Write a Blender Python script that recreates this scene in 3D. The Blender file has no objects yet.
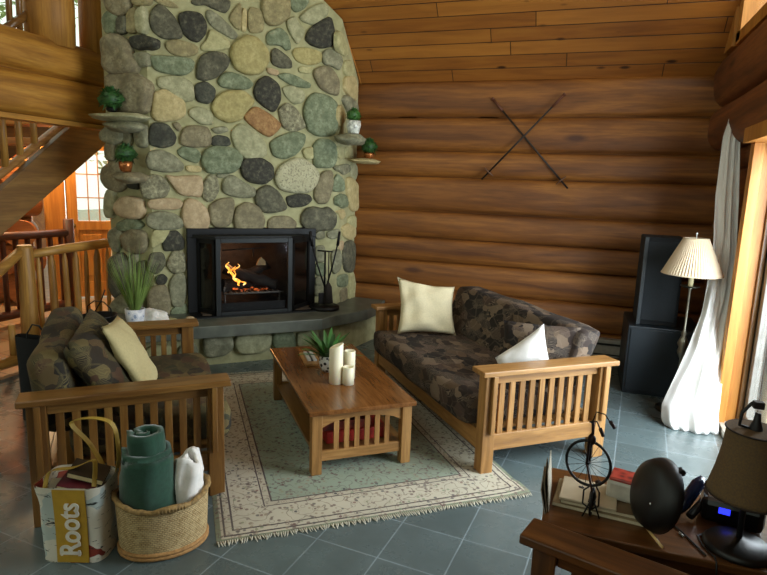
import bpy, bmesh, math, random
from mathutils import Vector, Matrix, noise
random.seed(7)
PI=math.pi
sc=bpy.context.scene
COL=sc.collection
R=math.radians
# ---------------------------------------------------------------- helpers
def link(o):
    COL.objects.link(o); return o
class MB:
    def __init__(s): s.bm=bmesh.new(); s.mi=0
    def _merge(s,b,M=None):
        if M is not None: bmesh.ops.transform(b,matrix=M,verts=b.verts)
        vm={}
        for v in b.verts: vm[v]=s.bm.verts.new(v.co)
        for f in b.faces:
            try:
                nf=s.bm.faces.new([vm[v] for v in f.verts]); nf.smooth=f.smooth; nf.material_index=s.mi
            except ValueError: pass
        b.free(); return s
    def box(s,x0,y0,z0,x1,y1,z1,bev=0.0,M=None):
        b=bmesh.new(); bmesh.ops.create_cube(b,size=1)
        bmesh.ops.scale(b,vec=(abs(x1-x0),abs(y1-y0),abs(z1-z0)),verts=b.verts)
        bmesh.ops.translate(b,vec=((x0+x1)/2,(y0+y1)/2,(z0+z1)/2),verts=b.verts)
        if bev>0: bmesh.ops.bevel(b,geom=list(b.edges),offset=bev,segments=2,profile=.5,affect='EDGES')
        return s._merge(b,M)
    def prism(s,pts,h,M=None,bev=0.0):
        """polygon in local xy, extruded 0..h along z"""
        b=bmesh.new(); n=len(pts)
        lo=[b.verts.new((p[0],p[1],0)) for p in pts]; hi=[b.verts.new((p[0],p[1],h)) for p in pts]
        b.faces.new(lo[::-1]); b.faces.new(hi)
        for i in range(n): b.faces.new([lo[i],lo[(i+1)%n],hi[(i+1)%n],hi[i]])
        bmesh.ops.recalc_face_normals(b,faces=b.faces)
        if bev>0: bmesh.ops.bevel(b,geom=list(b.edges),offset=bev,segments=2,profile=.5,affect='EDGES')
        return s._merge(b,M)
    def tube(s,pts,rad,seg=10,closed=False,M=None,caps=True):
        pts=[Vector(p) for p in pts]; n=len(pts)
        rad=list(rad) if hasattr(rad,'__len__') else [rad]*n
        b=bmesh.new(); rings=[]
        up=None
        for i in range(n):
            if closed: t=pts[(i+1)%n]-pts[i-1]
            else: t=pts[min(i+1,n-1)]-pts[max(i-1,0)]
            t.normalize()
            if up is None:
                up=Vector((0,0,1)) if abs(t.z)<.9 else Vector((1,0,0))
            a=t.cross(up)
            if a.length<1e-6: a=t.cross(Vector((0,1,0)))
            a.normalize(); c=a.cross(t).normalized(); up=c
            rings.append([b.verts.new(pts[i]+(a*math.cos(2*PI*k/seg)+c*math.sin(2*PI*k/seg))*rad[i]) for k in range(seg)])
        m=n if closed else n-1
        for i in range(m):
            A=rings[i];B=rings[(i+1)%n]
            for k in range(seg):
                f=b.faces.new([A[k],A[(k+1)%seg],B[(k+1)%seg],B[k]]); f.smooth=True
        if caps and not closed:
            b.faces.new(rings[0][::-1]); b.faces.new(rings[-1])
        bmesh.ops.recalc_face_normals(b,faces=b.faces)
        return s._merge(b,M)
    def lathe(s,prof,seg=24,M=None,wob=None):
        b=bmesh.new(); rings=[]
        for r,z in prof:
            rings.append([b.verts.new(((r+(wob(k,z) if wob else 0))*math.cos(2*PI*k/seg),(r+(wob(k,z) if wob else 0))*math.sin(2*PI*k/seg),z)) for k in range(seg)])
        for A,B in zip(rings,rings[1:]):
            for k in range(seg):
                f=b.faces.new([A[k],A[(k+1)%seg],B[(k+1)%seg],B[k]]); f.smooth=True
        if prof[0][0]>1e-4: b.faces.new(rings[0][::-1])
        if prof[-1][0]>1e-4: b.faces.new(rings[-1])
        return s._merge(b,M)
    def grid(s,fn,nu,nv,closeu=False,closev=False,smooth=True):
        b=bmesh.new()
        V=[[b.verts.new(fn(i/(nu if closeu else nu-1),j/(nv if closev else nv-1))) for j in range(nv)] for i in range(nu)]
        for i in range(nu if closeu else nu-1):
            for j in range(nv if closev else nv-1):
                f=b.faces.new([V[i][j],V[(i+1)%nu][j],V[(i+1)%nu][(j+1)%nv],V[i][(j+1)%nv]]); f.smooth=smooth
        return s._merge(b)
    def blob(s,c,r,M=None,sub=2,amp=.15,fr=2.0):
        b=bmesh.new(); bmesh.ops.create_icosphere(b,subdivisions=sub,radius=1)
        c=Vector(c); r=Vector(r if hasattr(r,'__len__') else (r,r,r))
        for v in b.verts:
            k=1+amp*noise.noise(v.co*fr+c*7.3)
            v.co=Vector((c.x+v.co.x*r.x*k,c.y+v.co.y*r.y*k,c.z+v.co.z*r.z*k))
        for f in b.faces: f.smooth=True
        return s._merge(b,M)
    def face(s,pts):
        f=s.bm.faces.new([s.bm.verts.new(p) for p in pts]); f.material_index=s.mi; return f
    def build(s,name,mat,parent=None,label=None,M=None):
        me=bpy.data.meshes.new(name)
        if M is not None: bmesh.ops.transform(s.bm,matrix=M,verts=s.bm.verts)
        s.bm.to_mesh(me); s.bm.free()
        for m in (mat if isinstance(mat,(list,tuple)) else [mat]): me.materials.append(m)
        o=link(bpy.data.objects.new(name,me))
        if parent is not None: o.parent=parent
        if label: o['label']=label
        return o
def thing(name,label,cat,loc=(0,0,0),rz=0,group=None,rot=None):
    o=link(bpy.data.objects.new(name,None)); o.empty_display_size=.05
    o.location=loc; o.rotation_euler=rot if rot else (0,0,rz)
    o['label']=label; o['category']=cat
    if group: o['group']=group
    return o
def tag(o,label,cat,group=None):
    o['label']=label; o['category']=cat
    if group: o['group']=group
    return o
def struct(o): o['kind']='structure'; return o
def frame(o,x,y=None,z=None):
    """matrix from origin and axes"""
    x=Vector(x).normalized(); 
    z=Vector(z) if z is not None else x.cross(Vector(y))
    z=z.normalized(); y=z.cross(x).normalized(); x=y.cross(z)
    M=Matrix((x,y,z)).transposed().to_4x4(); M.translation=Vector(o); return M
# ---------------------------------------------------------------- materials
def hexc(h):
    h=h.lstrip('#'); c=[int(h[i:i+2],16)/255 for i in (0,2,4)]
    return tuple((v/12.92 if v<=.04045 else ((v+.055)/1.055)**2.4) for v in c)+(1,)
class N:
    def __init__(s,name):
        s.m=bpy.data.materials.new(name); s.m.use_nodes=True; s.t=s.m.node_tree; s.b=s.t.nodes['Principled BSDF']
    def n(s,ty,**k):
        o=s.t.nodes.new(ty)
        for a,b in k.items():
            if a.startswith('i_'):
                o.inputs[a[2:].replace('_',' ')].default_value=b
            else: setattr(o,a,b)
        return o
    def l(s,a,b): s.t.links.new(a,b)
    def co(s,scale=(1,1,1),rot=(0,0,0),src='Object'):
        tc=s.n('ShaderNodeTexCoord'); mp=s.n('ShaderNodeMapping')
        mp.inputs['Scale'].default_value=scale; mp.inputs['Rotation'].default_value=rot
        s.l(tc.outputs[src],mp.inputs[0]); return mp.outputs[0]
    def noise(s,vec,scale,detail=4,rough=.55,dist=0):
        o=s.n('ShaderNodeTexNoise'); o.inputs['Scale'].default_value=scale; o.inputs['Detail'].default_value=detail
        o.inputs['Roughness'].default_value=rough; o.inputs['Distortion'].default_value=dist
        s.l(vec,o.inputs['Vector']); return o.outputs['Fac']
    def ramp(s,fac,stops,interp='LINEAR'):
        o=s.n('ShaderNodeValToRGB'); r=o.color_ramp; r.interpolation=interp
        while len(r.elements)<len(stops): r.elements.new(.5)
        for e,(p,c) in zip(r.elements,stops): e.position=p; e.color=hexc(c) if isinstance(c,str) else c
        s.l(fac,o.inputs[0]); return o.outputs[0]
    def mix(s,f,a,b,bt='MIX'):
        o=s.n('ShaderNodeMix',data_type='RGBA',blend_type=bt)
        for sock,v in ((o.inputs[0],f),(o.inputs[6],a),(o.inputs[7],b)):
            if isinstance(v,bpy.types.NodeSocket): s.l(v,sock)
            else: sock.default_value=hexc(v) if isinstance(v,str) else v
        return o.outputs[2]
    def math(s,op,a,b=None,c=None):
        o=s.n('ShaderNodeMath',operation=op)
        for i,v in enumerate((a,b,c)):
            if v is None: continue
            if isinstance(v,bpy.types.NodeSocket): s.l(v,o.inputs[i])
            else: o.inputs[i].default_value=v
        return o.outputs[0]
    def bump(s,h,strength=.3,dist=.01):
        o=s.n('ShaderNodeBump'); o.inputs['Strength'].default_value=strength; o.inputs['Distance'].default_value=dist
        s.l(h,o.inputs['Height']); s.l(o.outputs[0],s.b.inputs['Normal'])
    def col(s,c):
        if isinstance(c,bpy.types.NodeSocket): s.l(c,s.b.inputs['Base Color'])
        else: s.b.inputs['Base Color'].default_value=hexc(c)
    def set(s,**k):
        for a,b in k.items(): s.b.inputs[a.replace('_',' ')].default_value=b
        return s.m
def plain(name,c,rough=.5,metal=0,var=.12,bump=0,scale=20,**k):
    n=N(name); v=n.co()
    f=n.noise(v,scale,3)
    base=hexc(c); d=tuple(x*(1-var*1.6) for x in base[:3])+(1,); l=tuple(min(1,x*(1+var)) for x in base[:3])+(1,)
    n.col(n.ramp(f,[(.3,d),(.7,l)]))
    if bump: n.bump(f,bump,.004)
    n.set(Roughness=rough,Metallic=metal)
    return n.set(**k)
def wood(name,dark,mid,light,axis='Y',rough=.42,scale=1.0,bump=.15,knots=0,fine=1.0):
    n=N(name); sc3={'X':(1.2,14,14),'Y':(14,1.2,14),'Z':(14,14,1.2)}[axis]
    v=n.co(tuple(a*scale for a in sc3))
    f=n.noise(v,1.0,6,.6,.8); g=n.noise(v,6.0*fine,3,.6)
    c=n.ramp(f,[(.25,dark),(.5,mid),(.75,light)])
    c=n.mix(n.ramp(g,[(.45,(0,0,0,1)),(.62,(1,1,1,1))]),c,dark)
    o=n.mix(.35,n.ramp(f,[(.25,dark),(.5,mid),(.75,light)]),c)
    if knots:
        vv=n.n('ShaderNodeTexVoronoi'); vv.inputs['Scale'].default_value=1
        ks={'X':(1.6,5,5),'Y':(5,1.6,5),'Z':(5,5,1.6)}[axis]
        n.l(n.co(tuple(a*knots for a in ks)),vv.inputs['Vector'])
        o=n.mix(n.ramp(vv.outputs['Distance'],[(.05,(1,1,1,1)),(.13,(0,0,0,1))]),o,dark)
    n.col(o); n.bump(g,bump,.003); n.set(Roughness=rough); return n.m
OAK={a:wood('oak_'+a,'#6c4720','#9f723e','#bd8f57',a) for a in 'XYZ'}
OAKD={a:wood('dark_oak_'+a,'#523416','#7a5428','#95703a',a,rough=.3) for a in 'XYZ'}
TBL={a:wood('table_oak_'+a,'#48290f','#774a22','#936135',a,rough=.22) for a in 'XYZ'}
NEAR={a:wood('dimmed_oak_'+a,'#37200f','#5c3819','#784c24',a,rough=.3) for a in 'XYZ'}  # darker oak: the dimness of the foreground is put into the colour
LOG={a:wood('log_'+a,'#6b4516','#a8742c','#c8933f',a,rough=.6,scale=.6,bump=.3,knots=.7) for a in 'XYZ'}
WALL=wood('log_wall_wood','#4a2509','#7f4c1a','#a86c2b','X',rough=.55,scale=.42,bump=.45,knots=.6)
POLE={a:wood('peeled_pole_'+a,'#6e4a1c','#a87a35','#c89b50',a,rough=.5,scale=.8) for a in 'XYZ'}
PINE={a:wood('orange_pine_'+a,'#9a5c22','#c08036','#d69a4c',a,rough=.45,scale=.6) for a in 'XYZ'}
def stone(name,a,b,c,sp=0,scale=16):
    n=N(name); v=n.co()
    f=n.noise(v,scale,5,.6); g=n.noise(v,60,2)
    col=n.ramp(f,[(.3,a),(.52,b),(.72,c)])
    if sp: col=n.mix(n.ramp(g,[(.54,(0,0,0,1)),(.62,(.75,.75,.75,1))]),col,'#6a6450')
    h=n.noise(v,45,6,.7); col=n.mix(n.ramp(h,[(.46,(0,0,0,1)),(.66,(.8,.8,.8,1))]),col,a); n.col(col); n.bump(n.mix(.5,f,h),.7,.012); return n.set(Roughness=.8)
STONE={'D':stone('dark_stone','#403e30','#605d49','#827e64'),'K':stone('black_stone','#25241c','#403e32','#6a6753',scale=25),
'B':stone('blue_stone','#2c2c22','#45463a','#626250'),'G':stone('grey_stone','#6c6a53','#8b896d','#a9a688'),
'N':stone('green_stone','#5d6549','#7d8668','#9ea585'),'T':stone('tan_stone','#7f7452','#9c9065','#b3a779'),
'Y':stone('yellow_stone','#9c966a','#b4ae7e','#c5bf90'),'C':stone('cream_stone','#a59565','#bfae7c','#cfbf90'),
'P':stone('pink_stone','#a08a68','#b8a17c','#c8b390'),'O':stone('orange_stone','#7f5a36','#a27a4c','#b8925e'),
'S':stone('speckled_stone','#a9a484','#bab592','#c8c4a2',sp=1),'M':stone('brown_stone','#6b624b','#897f60','#a19777',scale=14),
'W':stone('mottled_stone','#5d5945','#8f8a6c','#bcb894',scale=28),'L':stone('pale_green_stone','#8c8b68','#a9a681','#c0bb95'),
'O2':stone('ochre_stone','#968a58','#b0a36b','#bfb37c')}
def _mortar():
    n=N('mortar'); v=n.co(); f=n.noise(v,14,5); n.col(n.ramp(f,[(.3,'#97936a'),(.7,'#b3ae84')])); n.bump(f,.6,.01); return n.set(Roughness=.9)
MORTAR=_mortar()
BLACK=plain('black_metal','#0a0a0a',.55,.4); BLK=plain('matt_black','#0c0c0e',.55,0); DGREY=plain('charcoal_metal','#2b2c2c',.4,.5)
IRON=plain('wrought_iron','#14110f',.5,.5)
def fabric(name,cols,scale=14,line='#8a7a66',rough=.85):
    """woven tapestry: angular patches with thin pale outlines and short stripes"""
    n=N(name); v=n.co((1,.6,1),(.3,.2,.75))
    nv=n.n('ShaderNodeVectorMath',operation='ADD'); nz=n.n('ShaderNodeTexNoise'); nz.inputs['Scale'].default_value=12
    sca=n.n('ShaderNodeVectorMath',operation='SCALE'); sca.inputs['Scale'].default_value=.035
    n.l(v,nz.inputs['Vector']); n.l(nz.outputs['Color'],sca.inputs[0]); n.l(v,nv.inputs[0]); n.l(sca.outputs[0],nv.inputs[1])
    w=n.n('ShaderNodeTexVoronoi',distance='MANHATTAN'); w.inputs['Scale'].default_value=scale; n.l(nv.outputs[0],w.inputs['Vector'])
    e=n.n('ShaderNodeTexVoronoi',feature='DISTANCE_TO_EDGE'); e.inputs['Scale'].default_value=scale*.8; n.l(nv.outputs[0],e.inputs['Vector'])
    sep=n.n('ShaderNodeSeparateColor'); n.l(w.outputs['Color'],sep.inputs[0])
    a=n.ramp(sep.outputs[0],[(i/len(cols),c) for i,c in enumerate(cols)],'CONSTANT')
    st=n.math('MULTIPLY',n.ramp(n.math('SINE',n.math('MULTIPLY',w.outputs['Distance'],60)),[(.5,(0,0,0,1)),(.7,(1,1,1,1))]),n.ramp(sep.outputs[1],[(0,(0,0,0,1)),(.55,(.7,.7,.7,1))],'CONSTANT'))
    a=n.mix(st,a,line)
    big=n.ramp(n.noise(n.co((1,1,1)),5,3),[(.42,(0,0,0,1)),(.58,(1,1,1,1))])
    a=n.mix(n.math('MULTIPLY',n.ramp(e.outputs['Distance'],[(.03,(1,1,1,1)),(.06,(0,0,0,1))]),n.math('MULTIPLY',big,.28)),a,line)
    f=n.noise(n.co(),160,2)
    n.col(a); n.bump(f,.3,.002); n.set(Roughness=rough); return n.m
FAB_R=fabric('dark_tapestry',['#1a120d','#35261a','#574431','#221712','#45342a','#170f0c','#6e5c4a','#2a1c14'],15,'#80705f')
FAB_L=fabric('olive_tapestry',['#1d170b','#383018','#514122','#281e0e','#432c18','#33301a','#2a2010','#5a4d2a'],14,'#6f6238')
CREAM=plain('cream_linen','#d8cba6',.9,0,.05,.15,90)
CREAML=plain('unbleached_linen','#b9ab7c',.9,0,.06,.15,90)
WHITE=plain('white_cloth','#e9e4dd',.9,0,.03,.15,60)
PLANT=plain('leaf_green','#3d6a2c',.5,0,.35,0,12); PLANTD=plain('dark_leaf','#2c5522',.55,0,.35,0,30); GRASS=plain('grass_blade','#7b9448',.5,0,.3,0,8)
# ---------------------------------------------------------------- room frame
FA=R(39.3)                      # furniture is turned 39.3 degrees from the log wall
UV=Matrix.Rotation(FA,4,'Z')
def fv(v,u,z=0): return UV@Vector((v,u,z))
S2=math.sqrt(2)
FROT=R(45)                      # fireplace stands across the corner
def fp(t,d,z):                  # t along the fireplace face, d out of the face into the room
    n=-5.5+d
    return Vector(((t+n)/S2,(t-n)/S2,z))
FM=frame(fp(0,0,0),(1/S2,1/S2,0),None,(0,0,1))   # local x along face, local y into the corner (away from room)
# ---------------------------------------------------------------- floor
def m_floor():
    n=N('slate_tiles'); v=n.co((1,1,1),(0,0,R(5)))
    b=n.n('ShaderNodeTexBrick'); b.offset=0; b.inputs['Scale'].default_value=1; b.inputs['Brick Width'].default_value=.31; b.inputs['Row Height'].default_value=.31
    b.inputs['Mortar Size'].default_value=.0035; b.inputs['Mortar Smooth'].default_value=.2; b.inputs['Bias'].default_value=0
    b.inputs['Color1'].default_value=hexc('#545f5f'); b.inputs['Color2'].default_value=hexc('#5f6c6d'); b.inputs['Mortar'].default_value=hexc('#88959a')
    n.l(v,b.inputs['Vector'])
    f=n.noise(v,5,6,.65); c=n.mix(n.ramp(f,[(.35,(0,0,0,1)),(.75,(.55,.55,.55,1))]),b.outputs['Color'],'#454f4d')
    n.col(c); n.bump(n.math('ADD',n.math('MULTIPLY',f,.5),n.math('MULTIPLY',b.outputs['Fac'],-.4)),.35,.004)
    n.l(n.ramp(f,[(.3,(.2,.2,.2,1)),(.7,(.38,.38,.38,1))]),n.b.inputs['Roughness']); return n.m
m=MB(); m.box(-4.3,-1.5,-.1,1.2,6.2,0); struct(m.build('floor',m_floor()))
def m_hall():
    n=N('hall_tiles'); b=n.n('ShaderNodeTexBrick'); b.offset=0; b.inputs['Scale'].default_value=1; b.inputs['Brick Width'].default_value=.33; b.inputs['Row Height'].default_value=.33
    b.inputs['Mortar Size'].default_value=.006; b.inputs['Color1'].default_value=hexc('#b99f7c'); b.inputs['Color2'].default_value=hexc('#a88f6d'); b.inputs['Mortar'].default_value=hexc('#7d6850')
    n.l(n.co((1,1,1),(0,0,R(5))),b.inputs['Vector']); n.col(b.outputs['Color']); return n.set(Roughness=.35)
m=MB(); m.box(-11,-1.5,-.1,-4.3,9.5,0); struct(m.build('floor_hall',m_hall()))
# ---------------------------------------------------------------- log wall (back), courses as seen
ZC=[-.02,.29,.573,.87,1.12,1.40,1.755,2.01,2.345,2.70]
def logs(mb,axis,fix,a0,a1,courses,sgn,bulge=.07,step=.06,seed=0,back=.22):
    """stack of logs along an axis; round faces towards sgn"""
    rows=[]
    for ci,(z0,z1) in enumerate(zip(courses,courses[1:])):
        K=9
        for k in range(K+1):
            a=-PI/2+PI*k/K
            z=(z0+z1)/2+(z1-z0)/2*math.sin(a); o=bulge*max(0,math.cos(a))**.62-(.012 if k in(0,K) else 0)
            rows.append((z,o,ci,k))
    n=int((a1-a0)/step)+1
    b=bmesh.new(); V=[]
    for (z,o,ci,k) in rows:
        r=[]
        for i in range(n+1):
            a=a0+(a1-a0)*i/n
            w=.012*noise.noise(Vector((a*1.1,ci*5.3+seed,0)))+.005*noise.noise(Vector((a*6,z*9,ci)))
            zz=z+.008*noise.noise(Vector((a*.9,round(z*20)*.13,seed+3)))
            q=fix+sgn*(o+(w if o>0 else 0))
            r.append(b.verts.new((a,q,zz) if axis=='X' else (q,a,zz)))
        V.append(r)
    for j in range(len(V)-1):
        for i in range(n):
            f=b.faces.new([V[j][i],V[j][i+1],V[j+1][i+1],V[j+1][i]]); f.smooth=True
    bmesh.ops.recalc_face_normals(b,faces=b.faces)
    mb._merge(b)
    z0,z1=courses[0],courses[-1]
    A,B=fix-sgn*.013,fix-sgn*back
    if axis=='X': mb.box(a0,min(A,B),z0,a1,max(A,B),z1)
    else: mb.box(min(A,B),a0,z0,max(A,B),a1,z1)
m=MB(); logs(m,'X',5.97,-4.5,1.4,ZC,-1); struct(m.build('wall_back',WALL))
# right wall: solid corner piece, header logs over the glass door, near piece
WR=LOG['Y']
m=MB(); logs(m,'Y',1.175,4.62,6.05,[-.02,.43,.72,1.0,1.26,1.58,1.88,2.05],-1,seed=9)
logs(m,'Y',1.12,-1.5,2.5,[-.02,.43,.72,1.0,1.26,1.58,1.88,2.05],-1,seed=19)
logs(m,'Y',1.12,-1.5,6.05,[2.05,2.42,2.84],-1,bulge=.15,seed=29); struct(m.build('wall_right',wood('shadow_log_wood','#43240f','#7a4520','#94592a','Y',rough=.6,scale=.5,bump=.3,knots=.6)))  # darker, redder brown than the other log wood
# ---------------------------------------------------------------- sloping plank ceiling
PITCH=R(46)
def m_ceil():
    n=N('pine_planks'); v=n.co()
    b=n.n('ShaderNodeTexBrick'); b.offset=0; b.inputs['Scale'].default_value=1; b.inputs['Brick Width'].default_value=1.9; b.inputs['Row Height'].default_value=.135
    b.inputs['Mortar Size'].default_value=.0045; b.inputs['Mortar Smooth'].default_value=.4; b.inputs['Color1'].default_value=(0,0,0,1); b.inputs['Color2'].default_value=(1,1,1,1); b.inputs['Mortar'].default_value=(.5,.5,.5,1)
    sx=n.n('ShaderNodeSeparateXYZ'); n.l(v,sx.inputs[0]); row=n.math('FLOOR',n.math('DIVIDE',sx.outputs[1],.135))
    wn=n.n('ShaderNodeTexWhiteNoise',noise_dimensions='1D'); n.l(row,wn.inputs['W']); cb=n.n('ShaderNodeCombineXYZ')
    n.l(n.math('ADD',sx.outputs[0],n.math('MULTIPLY',wn.outputs['Value'],1.9)),cb.inputs[0]); n.l(sx.outputs[1],cb.inputs[1]); n.l(cb.outputs[0],b.inputs['Vector'])
    g=n.noise(n.co((1.5,16,16)),1,6,.6,.6); base=n.ramp(g,[(.25,'#70401a'),(.5,'#9e6026'),(.78,'#b87c34')])
    c=n.mix(.45,base,n.mix(b.outputs['Color'],'#7c491a','#b87a32'))
    vv=n.n('ShaderNodeTexVoronoi'); vv.inputs['Scale'].default_value=1; n.l(n.co((2.6,7.3,3)),vv.inputs['Vector'])
    c=n.mix(n.ramp(vv.outputs['Distance'],[(.07,(1,1,1,1)),(.15,(0,0,0,1))]),c,'#3a1c08')
    c=n.mix(b.outputs['Fac'],c,'#341a08'); n.col(c); n.bump(n.math('MULTIPLY',b.outputs['Fac'],-1),.6,.01); return n.set(Roughness=.4)
CEIL=m_ceil()
m=MB(); m.box(0,0,0,5.85,5.2,.12)
o=struct(m.build('ceiling',CEIL))   # local x runs along the wall, local y climbs towards the room
o.matrix_world=frame((1.35,5.95,2.69),(-1,0,0),None,Vector((0,math.sin(PITCH),math.cos(PITCH))))
ytop=5.95-5.2*math.cos(PITCH); ztop=2.69+5.2*math.sin(PITCH)
m=MB(); m.box(-4.5,-1.5,ztop,1.35,ytop,ztop+.12); struct(m.build('ceiling_ridge',CEIL))
# gable wall above the header: window frame posts following the roof
FRM=PINE['Z']
m=MB()
m.box(1.0,5.52,2.84,1.3,6.05,3.2)         # solid corner below the roof
m.box(1.02,5.38,2.86,1.22,5.50,3.30)      # left upright
m.box(1.02,2.0,2.84,1.24,5.50,2.93)       # sill
m.box(1.02,3.6,2.9,1.22,3.72,4.9); m.box(1.02,1.9,2.9,1.22,2.02,6.2)
struct(m.build('window_1',FRM))
m=MB(); m.box(1.0,-1.5,2.84,1.3,1.9,6.4); struct(m.build('wall_gable',WR))
GL=N('window_glass'); GL.set(Roughness=0.02,IOR=1.45,Alpha=.12); GL.col('#dfe8ea'); GLASS=GL.m; 
m=MB(); m.box(1.11,2.02,2.93,1.12,5.38,5.9); g=m.build('window_pane',GLASS); struct(g); g.parent=bpy.data.objects['window_1']
# ---------------------------------------------------------------- glass door to the right, jamb facing the room
m=MB(); m.box(1.04,4.60,0.0,1.175,4.66,2.06,.004)      # far jamb
m.box(1.0,2.44,0,1.25,2.5,2.06,.004); m.box(.99,2.44,2.02,1.25,4.66,2.12,.004)
m.box(1.04,4.56,0.0,1.10,4.60,2.02,.003)
door=struct(m.build('door_1',PINE['Z']))
m=MB(); m.box(1.06,2.5,0,1.26,4.6,.05,.004); struct(m.build('threshold',plain('pale_sill','#b9b0a0',.5),door))
m=MB()
GF=plain('grey_door_frame','#8f8a82',.4)
for y in (4.50,3.48,2.5): m.box(1.21,y,.05,1.26,y+.09,2.02,.004)
m.box(1.21,2.5,.05,1.26,4.5,.14); m.box(1.21,2.5,1.94,1.26,4.5,2.02); m.box(1.21,4.56,.05,1.29,4.60,2.02,.003)
struct(m.build('door_frame',GF,door))
m=MB(); m.box(1.23,2.56,.12,1.24,4.5,1.96); struct(m.build('door_pane',GLASS,door))
m=MB(); m.box(1.175,4.575,0,1.205,4.66,2.06,.003); struct(m.build('door_stop',OAKD['Z'],door)); m=MB(); m.box(1.31,4.42,0,1.44,4.62,2.3,.01); struct(m.build('outer_trim',plain('beige_trim','#b39f7c',.6),door))
m=MB(); m.box(1.2,-3,-.16,9,12,-.06); o=m.build('ground_deck',plain('grey_deck','#8f9493',.7)); struct(o)

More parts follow.
